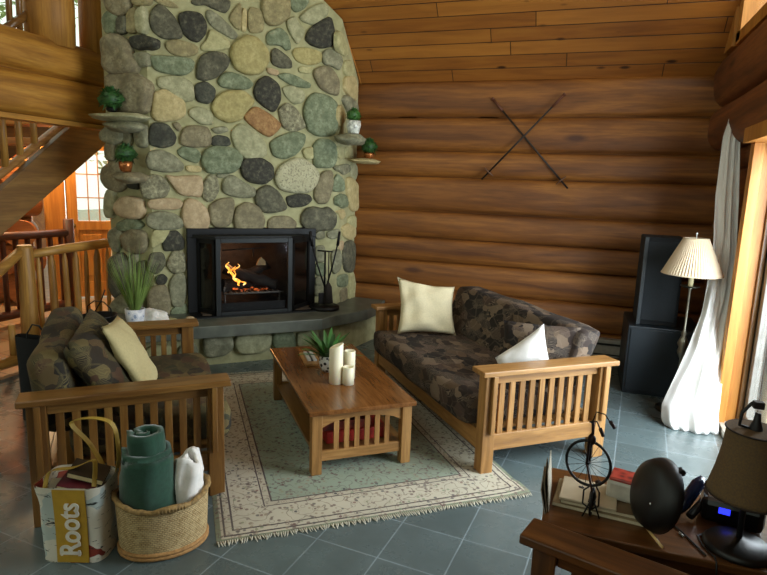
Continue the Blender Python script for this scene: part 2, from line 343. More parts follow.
# unseen wall added behind the viewer to cut the daylight, with tall windows
m=MB(); m.box(-4.5,-1.6,0,1.3,-1.5,1.35); m.box(-4.5,-1.6,0,-3.6,-1.5,ztop); m.box(.5,-1.6,0,1.3,-1.5,ztop); m.box(-4.5,-1.6,5.7,1.3,-1.5,ztop); struct(m.build('wall_front_added',WR))
m=MB()
for x in (-3.6,-2.25,-.9,.4): m.box(x,-1.6,1.35,x+.1,-1.5,5.7)
m.box(-3.6,-1.6,2.9,.5,-1.5,3.0); struct(m.build('window_2',PINE['Z']))
STONES_F='''D 98,600 107,611 117,610 131,597 144,576 143,565 114,561 99,570 95,583
K 140,601 155,608 176,608 185,592 182,577 171,563 158,565 145,576
T 99,619 128,621 140,613 127,612 109,616 97,622 116,633
T 120,554 130,559 160,558 171,552 166,541 147,536 128,538 120,545
N 94,530 155,533 163,527 159,514 146,505 104,506 94,519
D 164,629 192,638 225,639 224,626 216,616 203,619 189,625 172,621 163,623
G 187,614 196,616 240,585 231,574 195,592 187,603
T 225,609 241,633 245,634 244,592 234,597
C 248,627 255,626 254,592 246,592
T 259,631 280,630 285,609 283,595 259,590
T 283,637 287,655 333,663 333,629 314,611 295,608 285,620
Y 191,582 195,584 222,572 224,559 202,553 179,549 177,557 188,567
O2 226,548 233,567 254,583 275,581 292,563 293,543 280,523 256,518 235,525
D 170,520 177,540 197,548 215,548 224,539 219,525 199,507 181,500 168,502
N 292,592 316,605 329,595 336,573 326,569 316,578 293,573
D 301,562 309,569 336,553 338,539 317,538 302,542
P 293,533 312,530 311,523 295,525
N 332,656 341,664 371,662 361,647 345,638 337,646
L 353,630 369,644 397,660 408,654 406,641 382,621 359,624
L 329,619 344,628 351,616 362,609 351,585 345,586 332,607
K 365,593 372,610 392,627 408,636 414,635 420,612 419,589 396,582 375,585
O2 340,565 347,574 378,576 396,572 394,555 373,549 350,552
G 399,572 412,581 436,572 439,560 432,546 418,553 402,553
M 382,531 386,541 399,547 418,546 433,525 432,498 408,503 394,511
Y 353,541 381,544 373,534 355,533
L 105,496 137,501 159,493 162,465 147,462 134,466 124,476 105,480
C 96,457 98,470 115,477 128,469 145,461 147,440 135,430 103,424 94,431
B 91,419 116,420 130,401 126,387 108,381 87,385
M 127,421 135,423 139,415 135,411
M 139,399 146,415 155,419 182,420 189,409 188,388 154,385 140,388
B 166,490 183,497 198,486 196,473 187,462 169,464 166,474
N 204,500 212,512 224,517 254,512 266,502 256,493 230,492 210,492
O2 193,455 200,471 217,484 247,488 261,479 268,471 250,451 244,439 221,431 200,440
K 268,489 275,508 292,519 314,505 317,482 307,460 300,458 285,467 273,476
O 251,446 270,463 295,452 317,437 315,428 297,412 285,416 254,436
L 155,447 169,453 191,446 193,426 173,426 155,438
G 192,418 216,423 220,416 200,411
B 190,398 200,406 220,405 224,391 195,389
L 226,414 242,430 266,422 287,400 291,382 280,372 253,369 234,387
N 298,400 313,411 344,423 366,419 363,402 349,384 326,373 305,377
N 313,523 330,528 355,521 376,514 371,506 343,508 318,517
L 321,501 338,506 363,498 361,481 343,475 328,488
N 364,467 371,487 384,498 413,494 431,481 431,439 423,423 391,420 372,429 365,453
W 314,461 330,475 346,466 359,450 367,434 341,425 323,431 318,447
N 383,400 394,412 415,413 430,402 431,377 424,362 386,360 385,377
G 82,357 87,371 104,375 125,368 142,353 138,342 112,340 86,343
N 134,376 143,383 165,380 172,369 164,357 151,362 136,369
C 148,351 171,350 171,342 149,342
P 112,334 133,330 171,335 174,311 168,297 155,300 137,301 124,316
W 71,324 94,333 109,327 117,312 110,296 76,293 72,308
P 82,284 89,291 130,293 139,285 132,275 86,274
G 79,256 84,266 103,269 125,266 142,250 131,240 96,239 81,245
P 139,266 143,287 152,293 166,288 179,276 185,255 179,238 151,236 140,248
N 175,366 181,380 195,387 230,386 246,372 239,353 227,343 185,340 176,353
K 244,361 253,368 280,371 302,359 304,337 285,324 258,328 246,339
G 201,338 222,340 220,335 202,333
W 178,323 187,336 199,333 202,312 193,293 182,290 174,299
G 211,322 217,335 231,336 246,325 268,316 268,302 255,298 226,301 211,307
D 270,297 275,312 295,322 315,308 330,283 326,276 290,270 275,282
M 186,281 205,293 225,296 230,289 223,247 197,243 187,255
M 230,260 236,279 253,289 277,280 287,255 280,236 235,233
M 296,255 306,262 335,263 350,251 345,238 314,235 295,240
S 308,339 318,359 344,373 365,373 384,360 395,345 390,327 376,312 345,310 319,315 310,327
M 399,345 408,352 423,353 424,329 415,292 396,290 386,302 390,327
N 426,331 434,349 447,337 451,317 425,315
K 330,301 350,305 374,306 382,297 369,286 337,281
D 361,266 371,279 388,282 401,278 415,283 432,269 432,251 424,238 372,237 361,251
Y 362,391 383,397 383,377 368,376
K 105,218 115,233 128,235 139,220 137,203 121,202 106,201
W 112,181 121,199 139,197 141,163 120,160 112,171
G 115,145 124,158 139,156 141,132 138,109 135,98 118,99 114,118
D 80,179 84,195 103,196 107,178 98,165 91,160 79,167
K 91,153 102,157 109,150 104,141 93,141
M 78,125 86,135 106,138 112,114 111,75 77,82
Y 86,223 91,237 113,239 114,232 102,216 86,205
N 115,89 127,99 141,100 143,87 142,75 116,77
G 391,230 407,237 409,222 394,220
G 416,232 440,239 441,224 427,220 417,224
G 425,194 443,196 447,177 444,155 429,147
G 392,203 409,205 412,175 392,174
N 392,169 411,169 413,145 393,148
G 393,142 413,141 415,126 393,126
G 391,124 413,128 414,104 391,105'''
STONES_R='''Y 1064,607 1080,615 1121,584 1095,574 1065,584
Y 1096,564 1136,572 1151,549 1124,538 1097,543
G 1090,491 1106,502 1140,501 1173,495 1172,466 1136,463 1111,479
C 1098,534 1151,546 1167,526 1166,500 1126,504 1099,512
C 1075,475 1088,479 1115,460 1084,439 1073,455
G 1077,364 1135,370 1143,357 1109,349 1082,355
L 1146,370 1179,369 1186,355 1174,339 1144,349
C 1120,340 1151,343 1188,325 1192,274 1156,274 1133,292
N 1081,301 1091,308 1125,306 1134,284 1106,282 1082,288
C 1082,275 1113,277 1124,265 1104,258
Y 1135,260 1179,263 1185,235 1144,237
Y 1076,400 1106,402 1107,381 1087,380
Y 1112,402 1151,402 1134,383 1117,382
C 1103,242 1154,248 1181,235 1180,217 1150,213 1115,222
D 1122,208 1174,209 1181,150 1161,141 1125,150 1112,181
P 1094,211 1116,212 1111,196 1097,196
Y 1155,142 1176,139 1191,99 1187,74 1150,76 1154,112
N 1090,142 1143,139 1145,114 1091,120
M 1105,108 1139,110 1144,84 1112,80'''
STONES_L='''N -800,587 -791,599 -775,598 -770,589 -770,573 -782,567 -795,572
D -768,589 -752,590 -754,570 -768,568
T -749,598 -731,603 -733,569 -751,570
L -729,597 -715,605 -714,566 -729,569
M -795,622 -781,633 -746,631 -744,602 -769,595 -788,607
T -741,626 -709,628 -709,612 -733,610
M -796,532 -791,553 -768,562 -747,547 -743,530 -730,515 -738,502 -774,499 -791,512
K -744,557 -730,559 -696,555 -697,541 -739,542
G -740,530 -713,531 -712,516 -727,515
G -800,497 -775,497 -733,500 -725,494 -767,490 -795,491
M -789,492 -774,500 -747,502 -711,486 -712,456 -717,439 -750,437 -769,437 -789,464
G -814,402 -793,413 -768,409 -769,391 -792,386 -812,391
G -764,409 -751,411 -752,387 -765,387
G -740,407 -719,415 -720,383 -738,383
M -807,382 -789,384 -791,359 -808,359
N -784,377 -755,381 -753,362 -782,357
M -813,340 -791,351 -763,343 -761,318 -782,304 -805,308 -813,321
B -758,325 -741,323 -742,310 -759,312
L -811,300 -794,303 -792,278 -799,257 -814,258
P -786,278 -771,291 -734,290 -731,267 -738,258 -781,260
N -788,246 -753,255 -733,246 -745,239 -786,232
G -810,227 -788,237 -777,226 -791,195 -802,199
M -779,222 -757,235 -731,231 -728,211 -741,196 -770,199
D -803,179 -782,191 -768,172 -771,129 -795,107 -803,141
G -765,187 -747,191 -751,162 -767,149
D -748,174 -730,180 -731,137 -747,136
G -805,96 -771,124 -739,127 -738,79 -771,65 -804,67'''
STONES_H='''L 215,37 221,53 251,55 282,48 279,28 262,17 224,19
G 161,55 208,53 211,30 195,18 163,18
N 286,52 324,52 328,18 286,24
L 333,49 372,52 374,21 334,21
G 377,51 409,51 412,25 380,22'''
# ---------------------------------------------------------------- stone fireplace
fire=thing('stone_fireplace','tall corner fireplace of rounded river stones rising to the plank ceiling','fireplace',(-3.0,4.95,0))
INV=Matrix.Translation((3.0,-4.95,0))
def cut(bm,fill):
    r=bmesh.ops.bisect_plane(bm,geom=list(bm.verts)+list(bm.edges)+list(bm.faces),plane_co=(0,5.94,2.675),plane_no=(0,math.sin(PITCH),math.cos(PITCH)),clear_outer=True)
    if fill: bmesh.ops.holes_fill(bm,edges=[e for e in bm.edges if e.is_boundary],sides=0)
m=MB()
# core: above the firebox, and piers on both sides of it
def foot(pts,z0,z1): m.prism(pts,z1-z0,Matrix.Translation((0,0,z0)))
fpt=lambda t,d:tuple(fp(t,d,0)[:2])
full=[(-3.58,4.2),(-2.34,5.44),(-2.34,5.90),(-4.20,5.90),(-4.20,4.5),(-4.04,4.2)]
foot(full,1.21,5.6)
foot([(-3.58,4.2),fpt(.80,0),fpt(.80,-.6),(-4.20,5.6),(-4.20,4.5),(-4.04,4.2)],0,1.21)
foot([fpt(1.90,0),(-2.34,5.44),(-2.34,5.90),fpt(1.90,-.62)],0,1.21)
foot([fpt(.80,-.55),fpt(1.90,-.55),fpt(1.90,-.8),fpt(.80,-.8)],0,1.21)
# hearth base
foot([fpt(-.15,.30),fpt(1.82,.34),(-2.14,5.05),(-2.02,5.88),(-2.6,5.88),fpt(1.2,-.3),fpt(.2,-.3),fpt(-.15,-.1)],0,.33)
cut(m.bm,True); m.build('mortar_core',MORTAR,fire,M=INV)
def stones(data,toW,nrm,name,base=.0,hgt=.042,seed=1,grow=1.07):
    rnd=random.Random(seed); keys=[]
    m=MB()
    for line in data.split('\n'):
        if not line.strip(): continue
        c,*p=line.split()
        if c not in keys: keys.append(c)
        pts=[Vector((float(a.split(',')[0])/200,float(a.split(',')[1])/200)) for a in p]
        cen=sum(pts,Vector((0,0)))/len(pts)
        ar=0
        for i in range(len(pts)):
            a,b_=pts[i],pts[(i+1)%len(pts)]; ar+=a.x*b_.y-a.y*b_.x
        if ar<0: pts.reverse()
        for _ in range(2):      # round the corners
            q=[]
            for i in range(len(pts)):
                a,b_=pts[i],pts[(i+1)%len(pts)]; q+= [a*.82+b_*.18,a*.18+b_*.82]
            pts=q
        pts=[cen+(q-cen)*(1+.0)+(q-cen).normalized()*(.012*grow if grow>1 else 0) for q in pts]
        size=math.sqrt(abs(ar)/2); H=hgt*min(1.25,max(.55,size/.22))*rnd.uniform(.8,1.2)
        b=bmesh.new(); rings=[]
        for sc_,h in ((1.0,-.03),(1.0,.35),(.965,.66),(.88,.86),(.68,.97),(.36,1.0)):
            r=[]
            for pp in pts:
                q=cen+(pp-cen)*sc_
                hh=base+H*h if h>0 else base-.03
                w=toW(q.x,q.y)+nrm*(hh+(H*.28*noise.noise(Vector((q.x*7,q.y*7,seed))) if h>.3 else 0))
                r.append(b.verts.new(w))
            rings.append(r)
        cv=b.verts.new(toW(cen.x,cen.y)+nrm*(base+H*1.0+H*.28*noise.noise(Vector((cen.x*7,cen.y*7,seed)))))
        n=len(pts)
        for A,B in zip(rings,rings[1:]):
            for i in range(n): f=b.faces.new([A[i],A[(i+1)%n],B[(i+1)%n],B[i]]); f.smooth=True
        for i in range(n): f=b.faces.new([rings[-1][i],rings[-1][(i+1)%n],cv]); f.smooth=True
        bmesh.ops.recalc_face_normals(b,faces=b.faces)
        m.mi=keys.index(c); m._merge(b)
    cut(m.bm,False); return m.build(name,[STONE[k] for k in keys],fire,M=INV)
FNV=Vector((1/S2,-1/S2,0))
stones(STONES_F,lambda t,z:fp(t,0,z),FNV,'face_stones',seed=3)
stones(STONES_R,lambda y,z:Vector((-2.34,y,z)),Vector((1,0,0)),'side_stones',hgt=.03,seed=5)
stones(STONES_L,lambda x,z:Vector((x,4.2,z)),Vector((0,-1,0)),'side_stones',hgt=.085,seed=8,grow=1.9)
stones(STONES_H,lambda t,z:fp(t,.34,z),FNV,'hearth_stones',hgt=.06,seed=11)
# upper part out of the picture plus the stones of the hidden left return
def rnd_stones(t0,t1,z0,z1,seed):
    rnd=random.Random(seed); out=[]; z=z0
    while z<z1:
        h=rnd.uniform(.13,.24); t=t0+rnd.uniform(0,.05)
        while t<t1-.05:
            w=min(rnd.uniform(.16,.36),t1-t); k=7
            pts=[]
            for i in range(k):
                a=2*PI*i/k+rnd.uniform(-.2,.2)
                pts.append('%d,%d'%(round(200*(t+w/2+w*.46*math.copysign(abs(math.cos(a))**.7,math.cos(a)))),round(200*(z+h/2+h*.45*math.copysign(abs(math.sin(a))**.7,math.sin(a))))))
            out.append(rnd.choice('DGNTYCPMWL')+' '+' '.join(pts)); t+=w+.015
        z+=h+.01
    return '\n'.join(out)
stones(rnd_stones(.45,2.1,3.5,5.2,4),lambda t,z:fp(t,0,z),FNV,'face_stones',seed=3)
stones(rnd_stones(.0,.75,.02,.32,6),lambda t,z:fp(t,.32,z),FNV,'hearth_stones',hgt=.05,seed=3)
# hearth slab of slate
SL=N('hearth_slate'); f=SL.noise(SL.co(),7,6); SL.col(SL.ramp(f,[(.3,'#474a42'),(.7,'#676b60')])); SL.bump(f,.3,.006); SL.set(Roughness=.42)
m=MB()
m.prism([fpt(-.22,.50),fpt(.3,.56),fpt(.88,.575),(fpt(1.82,.60)),(-2.13,4.93),(-2.03,5.12),(-1.95,5.34),(-1.93,5.6),(-1.95,5.88),(-2.3,5.89),fpt(1.9,.0),fpt(1.9,-.1),fpt(.8,-.1),fpt(.8,.0),fpt(.43,.02),(-3.95,4.17),fpt(-.35,.12)],.105,Matrix.Translation((0,0,.315)),bev=.008)
m.build('hearth_slab',SL.m,fire,M=INV)
# small stone ledges
def ledge(c,rx,ry,rz,mat,rotz=0):
    m=MB(); m.blob((0,0,0),(rx,ry,rz),sub=3,amp=.25,fr=1.6)
    m.build('stone_ledge',mat,fire,M=INV@Matrix.Translation(c)@Matrix.Rotation(rotz,4,'Z'))
ledge((-3.76,4.09,2.135),.29,.17,.034,STONE['L']); ledge((-3.74,4.12,2.06),.2,.14,.05,STONE['G'])
ledge((-3.68,4.09,1.635),.15,.15,.05,STONE['M'])
ledge((-2.20,5.40,2.075),.15,.20,.055,STONE['G']); ledge((-2.17,5.74,1.885),.15,.24,.028,STONE['C'])
# ---------------------------------------------------------------- firebox insert with folding glass doors
ins=thing('fireplace_insert','black metal firebox with grey framed glass door and a burning log inside','fireplace insert',tuple(fp(1.3,0,.42)))
ins.rotation_euler=(0,0,PI/4)
# local frame: x along the face, -y towards the room
ix0,ix1=.72-1.3,1.94-1.3
m=MB()
m.box(ix0,-.05,.0,ix0+.10,.0,.78,.004); m.box(ix1-.07,-.05,.0,ix1,.0,.78,.004); m.box(ix0,-.06,.705,ix1,.0,.785,.004); m.box(ix0,-.28,0,ix1,.0,.012)
m.prism([(ix0+.02,-.03),(-.37,-.25),(.33,-.25),(ix1-.02,-.03)],.03,Matrix.Translation((0,0,.70)))
m.build('surround',BLACK,ins)
m=MB()
m.box(-.37,-.275,.012,-.325,-.245,.715,.004); m.box(.29,-.275,.012,.335,-.245,.715,.004)
m.box(-.325,-.275,.67,.29,-.245,.715,.004); m.box(-.325,-.275,.012,.29,-.245,.045,.004)
m.build('door_frame',plain('grey_door_metal','#1f2222',.5,.4),ins)
GLD=N('fire_glass'); GLD.col('#1a1a1a'); GLD.set(Roughness=.03,Alpha=.10)
SMK=N('smoked_glass'); SMK.col('#070707'); SMK.set(Roughness=.08,Alpha=.9)
m=MB(); m.box(-.325,-.262,.045,.29,-.258,.67); m.build('glass_pane',GLD.m,ins)
for x0,x1 in ((ix0+.09,-.372),(ix1-.07,.337)):
    a=Vector((x0,-.05,0)); b=Vector((x1,-.25,0)); d=(b-a); L=d.length; F=frame(a,d,None,Vector((0,0,1)))
    m=MB(); m.box(0,-.01,.012,.03,.01,.70,M=F); m.box(L-.03,-.01,.012,L,.01,.70,M=F); m.box(0,-.01,.012,L,.01,.06,M=F); m.box(0,-.01,.66,L,.01,.70,M=F)
    p=m.build('side_door',BLACK,ins); m=MB(); m.box(.03,-.002,.06,L-.03,.002,.66,M=F); m.build('smoked_pane',SMK.m,p)
m=MB(); FB=plain('sooty_firebrick','#4a3b2c',.9,0,.35,.4,9)
m.box(ix0+.1,.40,0,ix1-.07,.44,.72); m.box(ix0+.1,-.03,0,ix0+.12,.42,.72); m.box(ix1-.08,-.03,0,ix1-.06,.42,.72); m.box(ix0+.1,-.03,.70,ix1-.06,.42,.73); m.box(ix0+.1,-.22,.0,ix1-.06,.42,.02)
m.build('firebrick_lining',FB,ins)
m=MB(); m.tube([(-.30,-.20,.60),(.1,-.20,.62)],.006,6); m.tube([(-.02,-.2,.62),(-.02,-.2,.54)],.006,6); m.build('damper_rod',BLACK,ins)
m=MB()
for x in [-.25+.05*i for i in range(11)]: m.tube([(x,-.16,.19),(x,.15,.17)],.007,6)
m.tube([(-.28,-.16,.19),(.28,-.16,.19)],.009,6); m.tube([(-.28,-.16,.19),(-.28,-.19,.26)],.009,6)
for x in (-.26,.26): m.tube([(x,-.1,.19),(x,-.1,.02)],.009,6)
m.build('log_grate',plain('grey_ash_iron','#6a6560',.7,.3),ins)
m=MB(); m.box(-.31,-.235,.02,.28,-.22,.12); m.build('ash_lip',BLACK,ins)
CH=plain('charred_log','#1c1410',.9,0,.5,.6,18)
for k,(a,b,r) in enumerate((((-.28,-.02,.24),(.16,.10,.27),.06),((-.24,.0,.40),(.24,-.06,.24),.05),((-.05,.12,.30),(.2,.1,.42),.045))):
    m=MB(); m.tube([Vector(a).lerp(Vector(b),i/8)+Vector((0,.01*math.sin(i*2+k),.008*math.cos(i*3))) for i in range(9)],[r*(1+.12*math.sin(i*2.3+k)) for i in range(9)],10)
    W=fp(1.3,0,.42)
    o=m.build('firewood_log',CH); o.location=W; o.rotation_euler=(0,0,PI/4)
    tag(o,('charred log lying flat on the grate in the firebox','burning log leaning down to the right in the firebox','short log behind the flames in the firebox')[k],'log','logs in the fire')
m=MB(); m.prism([(0,0),(.09,.0),(.085,.04),(.045,.075),(.02,.05)],.03,frame(fp(1.34,.06,.86),(1/S2,1/S2,0),None,(1/S2,-1/S2,0)))
tag(m.build('split_wood_end',plain('pale_split_wood','#8a7350',.8)),'pale split end of wood above the burning log','firewood')
FL=N('flame'); v=FL.co(); f=FL.noise(v,16,3); c=FL.ramp(f,[(.3,'#ff5a10'),(.5,'#ffb040'),(.7,'#fff0b0')]); FL.col('#000000'); FL.l(c,FL.b.inputs['Emission Color']); FL.set(Emission_Strength=2.6)
EM=N('ember'); EM.col('#1a0804'); f=EM.noise(EM.co(),30,3); c=EM.ramp(f,[(.45,(0,0,0,1)),(.65,(1,.18,.03,1))]); EM.l(c,EM.b.inputs['Emission Color']); EM.set(Emission_Strength=1.2)
m=MB()
def flame(x,y,z,h,w,lean=0,s=0):
    pts=[];rr=[]
    for i in range(9):
        t=i/8; pts.append((x+lean*t+.018*math.sin(t*7+s),y+.01*math.sin(t*5+s),z+h*t)); rr.append(max(.0015,w*math.sin(PI*min(1,t*.85+.15))**.8*(1-t*.55)))
    m.tube(pts,rr,8)
flame(-.23,-.10,.38,.10,.013,.0,0); flame(-.20,-.10,.34,.10,.015,.02,1); flame(-.17,-.11,.39,.07,.008,.04,3); flame(-.15,-.12,.285,.11,.013,-.04,2); flame(-.12,-.12,.26,.08,.012,-.05,4); flame(-.08,-.13,.265,.04,.010,-.03,5)
o=m.build('flame',FL.m); o.location=fp(1.3,0,.42); o.rotation_euler=(0,0,PI/4); tag(o,'orange flames licking over the log on the left of the grate','fire')
m=MB()
for k in range(14): m.blob((-.16+.025*k,-.05+.03*math.sin(k*2),.205+.01*math.cos(k)),(.022,.02,.012),sub=1,amp=.4)
o=m.build('glowing_embers',EM.m); o.location=fp(1.3,0,.42); o.rotation_euler=(0,0,PI/4); tag(o,'glowing red embers on the grate under the burning log','embers'); o['kind']='stuff'
# ---------------------------------------------------------------- fire tools
tl=thing('fire_tool_stand','black iron stand for fire tools on the right end of the hearth','fire tool stand',tuple(fp(1.99,.19,.42)))
m=MB(); m.lathe([(.0,.0),(.15,.0),(.15,.03),(.12,.045),(.03,.05),(0,.05)],24); m.build('base',IRON,tl)
m=MB(); m.tube([(0,0,.04),(0,0,.58)],.010,8); m.tube([(-.08,.0,.575),(.08,.0,.575)],.008,6); m.build('pole',IRON,tl)
for k,(n_,lb,dx,dy,tx) in enumerate((('fire_poker','black poker leaning left across the fire tool stand',-.02,-.05,-.15),('fire_shovel','black shovel leaning right across the fire tool stand',.02,.05,.12),)):
    W=fp(1.99,.19,.42); t=thing(n_,lb,'fire tool',tuple(W),PI/4,'fire tools')
    m=MB(); m.tube([(-tx*.3,-.03,.07),(tx*.6,-.03,.45),(tx,-.03,.66)],.008,6); m.build('shaft',IRON,t)
    m=MB(); m.tube([(tx*.97,-.03,.63),(tx*1.12,-.03,.77)],[.016,.013],8); m.build('handle',IRON,t)
    if k: 
        m=MB(); m.box(-.075,-.045,.06,.02,-.03,.17,.004); m.build('shovel_blade',IRON,t)
W=fp(1.98,.19,.42); t=thing('hearth_brush','dark broom head hanging on the stand of the fire tools','hearth brush',tuple(W),PI/4)
m=MB(); m.tube([(.03,-.05,.57),(.03,-.05,.26)],.006,6); m.build('shaft',IRON,t); m=MB(); m.lathe([(.02,0),(.05,.0),(.035,.16),(.012,.2),(0,.2)],12,Matrix.Translation((.03,-.05,.07))); m.build('bristles',plain('dark_bristle','#201812',.9),t)
# ---------------------------------------------------------------- mission style futons
def pillow(corners,T,n=16,p=2.4,pinch=.05,wr=.012,seed=0):
    TL,TR,BR,BL=[Vector(c) for c in corners]
    nr=((TR-TL)+(BR-BL)).cross((TL-BL)+(TR-BR)).normalized()
    m=MB(); b=bmesh.new(); S=[]
    for sgn in (1,-1):
        g=[]
        for i in range(n+1):
            r=[]
            for j in range(n+1):
                u=-1+2*i/n; v=-1+2*j/n
                uu=u*(1-pinch*(1-v*v)*abs(u)**3); vv=v*(1-pinch*(1-u*u)*abs(v)**3)
                P=(TL*(1-uu)/2+TR*(1+uu)/2)*(1+vv)/2+(BL*(1-uu)/2+BR*(1+uu)/2)*(1-vv)/2
                h=T/2*((1-abs(u)**p)*(1-abs(v)**p))**.55
                h+=wr*noise.noise(Vector((u*2.2+seed,v*2.2,sgn*3)))*min(1,h/(T*.2)) if h>0 else 0
                if sgn<0 and (i in(0,n) or j in(0,n)): r.append(S[0][i][j])
                else: r.append(b.verts.new(P+nr*h*sgn))
            g.append(r)
        S.append(g)
        for i in range(n):
            for j in range(n):
                f=b.faces.new([g[i][j],g[i+1][j],g[i+1][j+1],g[i][j+1]] if sgn>0 else [g[i][j],g[i][j+1],g[i+1][j+1],g[i+1][j]]); f.smooth=True
    bmesh.ops.recalc_face_normals(b,faces=b.faces)
    m._merge(b); return m
def softbox(x0,y0,z0,x1,y1,z1,rad=.05,amp=.012,seed=0,shear=0,cuts=14):
    """padded cushion block with rounded edges and slight waves; sheared in x with height"""
    b=bmesh.new(); bmesh.ops.create_cube(b,size=1)
    bmesh.ops.subdivide_edges(b,edges=list(b.edges),cuts=cuts,use_grid_fill=True)
    S=Vector((x1-x0,y1-y0,z1-z0)); C=Vector(((x0+x1)/2,(y0+y1)/2,(z0+z1)/2))
    for v in b.verts:
        q=Vector((v.co.x*S.x,v.co.y*S.y,v.co.z*S.z))
        inn=Vector([max(-s/2+rad,min(s/2-rad,a)) for a,s in zip(q,S)])
        d=q-inn
        if d.length>1e-6: d=d.normalized()*rad
        q=inn+d
        w=noise.noise(Vector((q.x*4,q.y*3,q.z*4+seed)))*amp*2
        q+=(q.normalized() if q.length>0 else q)*w
        q.x+=shear*(q.z+S.z/2)
        v.co=C+q
    for f in b.faces: f.smooth=True
    m=MB(); m._merge(b); return m
def futon(name,label,L,D,M,fab,origin,rz,W):
    t=thing(name,label,'sofa',origin,rz)
    for ya,yo in ((0,-1),(L-.14,1)):
        m=MB(); m.box(-.0,ya-.0,.605,D,ya+.14,.637,.006); m.build('armrest',W['X'],t)
        lx=(.035,D-.115)
        for x in lx: m=MB(); m.box(x,ya+.03,0,x+.08,ya+.11,.605,.004); m.build('leg',W['Z'],t)
        m=MB(); m.box(.115,ya+.055,.545,D-.115,ya+.085,.605,.003); m.build('top_rail',W['X'],t); m=MB(); m.box(.115,ya+.05,.135,D-.115,ya+.088,.235,.003); m.build('side_rail',W['X'],t)
        ns=10; span=(D-.23)
        for i in range(ns):
            cx=.115+span*(i+.75)/(ns+.5)
            m=MB(); m.box(cx-.018,ya+.062,.23,cx+.018,ya+.078,.55,.002); m.build('slat',W['Z'],t)
        yf=ya+.03 if yo<0 else ya+.11
        for x in (.085,D-.08):
            m=MB(); m.prism([(0,0),(.018,0),(.03,.30),(.05,.375),(0,.375)],.03,frame((x,yf+ (0.0),.23),(0,yo,0),None,(1,0,0) if yo<0 else (1,0,0))) if False else m.box(x-.014,min(yf,yf+yo*.024),.25,x+.014,max(yf,yf+yo*.024),.605,.004)
            m.build('corbel',W['Z'],t)
    m=MB(); m.box(.045,.11,.13,.075,L-.11,.25,.003); m.build('front_rail',W['Y'],t)
    m=MB(); m.box(D-.09,.11,.13,D-.06,L-.11,.25,.003); m.build('back_rail',W['Y'],t)
    m=MB(); m.box(.075,.14,.225,D-.09,L-.14,.245); m.build('slat_base',W['Y'],t)
    return t
RS=fv(1.645,2.705)
so=futon('futon_sofa','long oak futon sofa with dark patterned mattress below the log wall',1.93,.955,None,FAB_R,tuple(RS),FA,OAK)
mt=softbox(-.03,.145,.25,.80,1.785,.45,.06,.014,1); mt.build('seat_mattress',FAB_R,so)
mb=softbox(.61,.143,.42,.80,1.79,.805,.05,.014,4,shear=.38); mb.build('back_mattress',FAB_R,so)
# loose dark cushion by the near arm
def loc(v0,u0,z0): return fv(v0,u0,z0)
tag(pillow([fv(2.08,3.22,.80),fv(2.44,2.90,.81),fv(2.44,2.86,.50),fv(2.0,3.12,.50)],.14,seed=5).build('patterned_cushion',FAB_R),'dark tapestry cushion at the near end of the long sofa','cushion')
p1=pillow([fv(1.80,4.44,.90),fv(2.29,4.34,.82),fv(2.22,4.13,.45),fv(1.73,4.22,.47)],.13,pinch=.12,wr=.045,seed=1)
tag(p1.build('throw_pillow',CREAM),'cream square pillow standing at the far end of the long sofa','pillow')
p2=pillow([fv(1.93,3.06,.60),fv(2.18,2.93,.84),fv(2.28,2.92,.50),fv(1.98,3.05,.43)],.11,pinch=.07,wr=.015,seed=2)
tag(p2.build('throw_pillow',WHITE),'small pale pillow tipped against the near arm of the long sofa','pillow')
# loveseat, turned to face it
LZ=FA+R(180)+R(4)
LO=fv(.295,2.925)+Matrix.Rotation(FA+R(4),4,'Z')@Vector((0,1.46,0))
ls=futon('futon_loveseat','short oak futon seat with olive patterned cushions beside the hearth',1.46,.95,None,FAB_L,tuple(LO),LZ,OAKD)
softbox(-.02,.145,.25,.76,1.315,.44,.06,.016,7).build('seat_mattress',FAB_L,ls)
softbox(.70,.13,.40,.89,1.32,.80,.07,.02,9,shear=.10).build('back_mattress',FAB_L,ls)
LM=Matrix.Translation(LO)@Matrix.Rotation(LZ,4,'Z')
def lp(x,y,z): return LM@Vector((x,y,z))
tag(pillow([fv(-.46,3.02,.84),fv(-.44,3.80,.86),fv(-.20,3.80,.46),fv(-.24,3.02,.46)],.19,p=3,pinch=.02,wr=.03,seed=11).build('back_cushion',FAB_L),'plump olive tapestry cushion leaning on the back of the short sofa','cushion')
tag(pillow([fv(-.33,3.22,.88),fv(-.28,3.66,.84),fv(-.07,3.62,.455),fv(-.10,3.17,.47)],.11,pinch=.06,wr=.02,seed=12).build('throw_pillow',CREAML),'cream linen pillow leaning on the olive cushion of the short sofa','pillow')
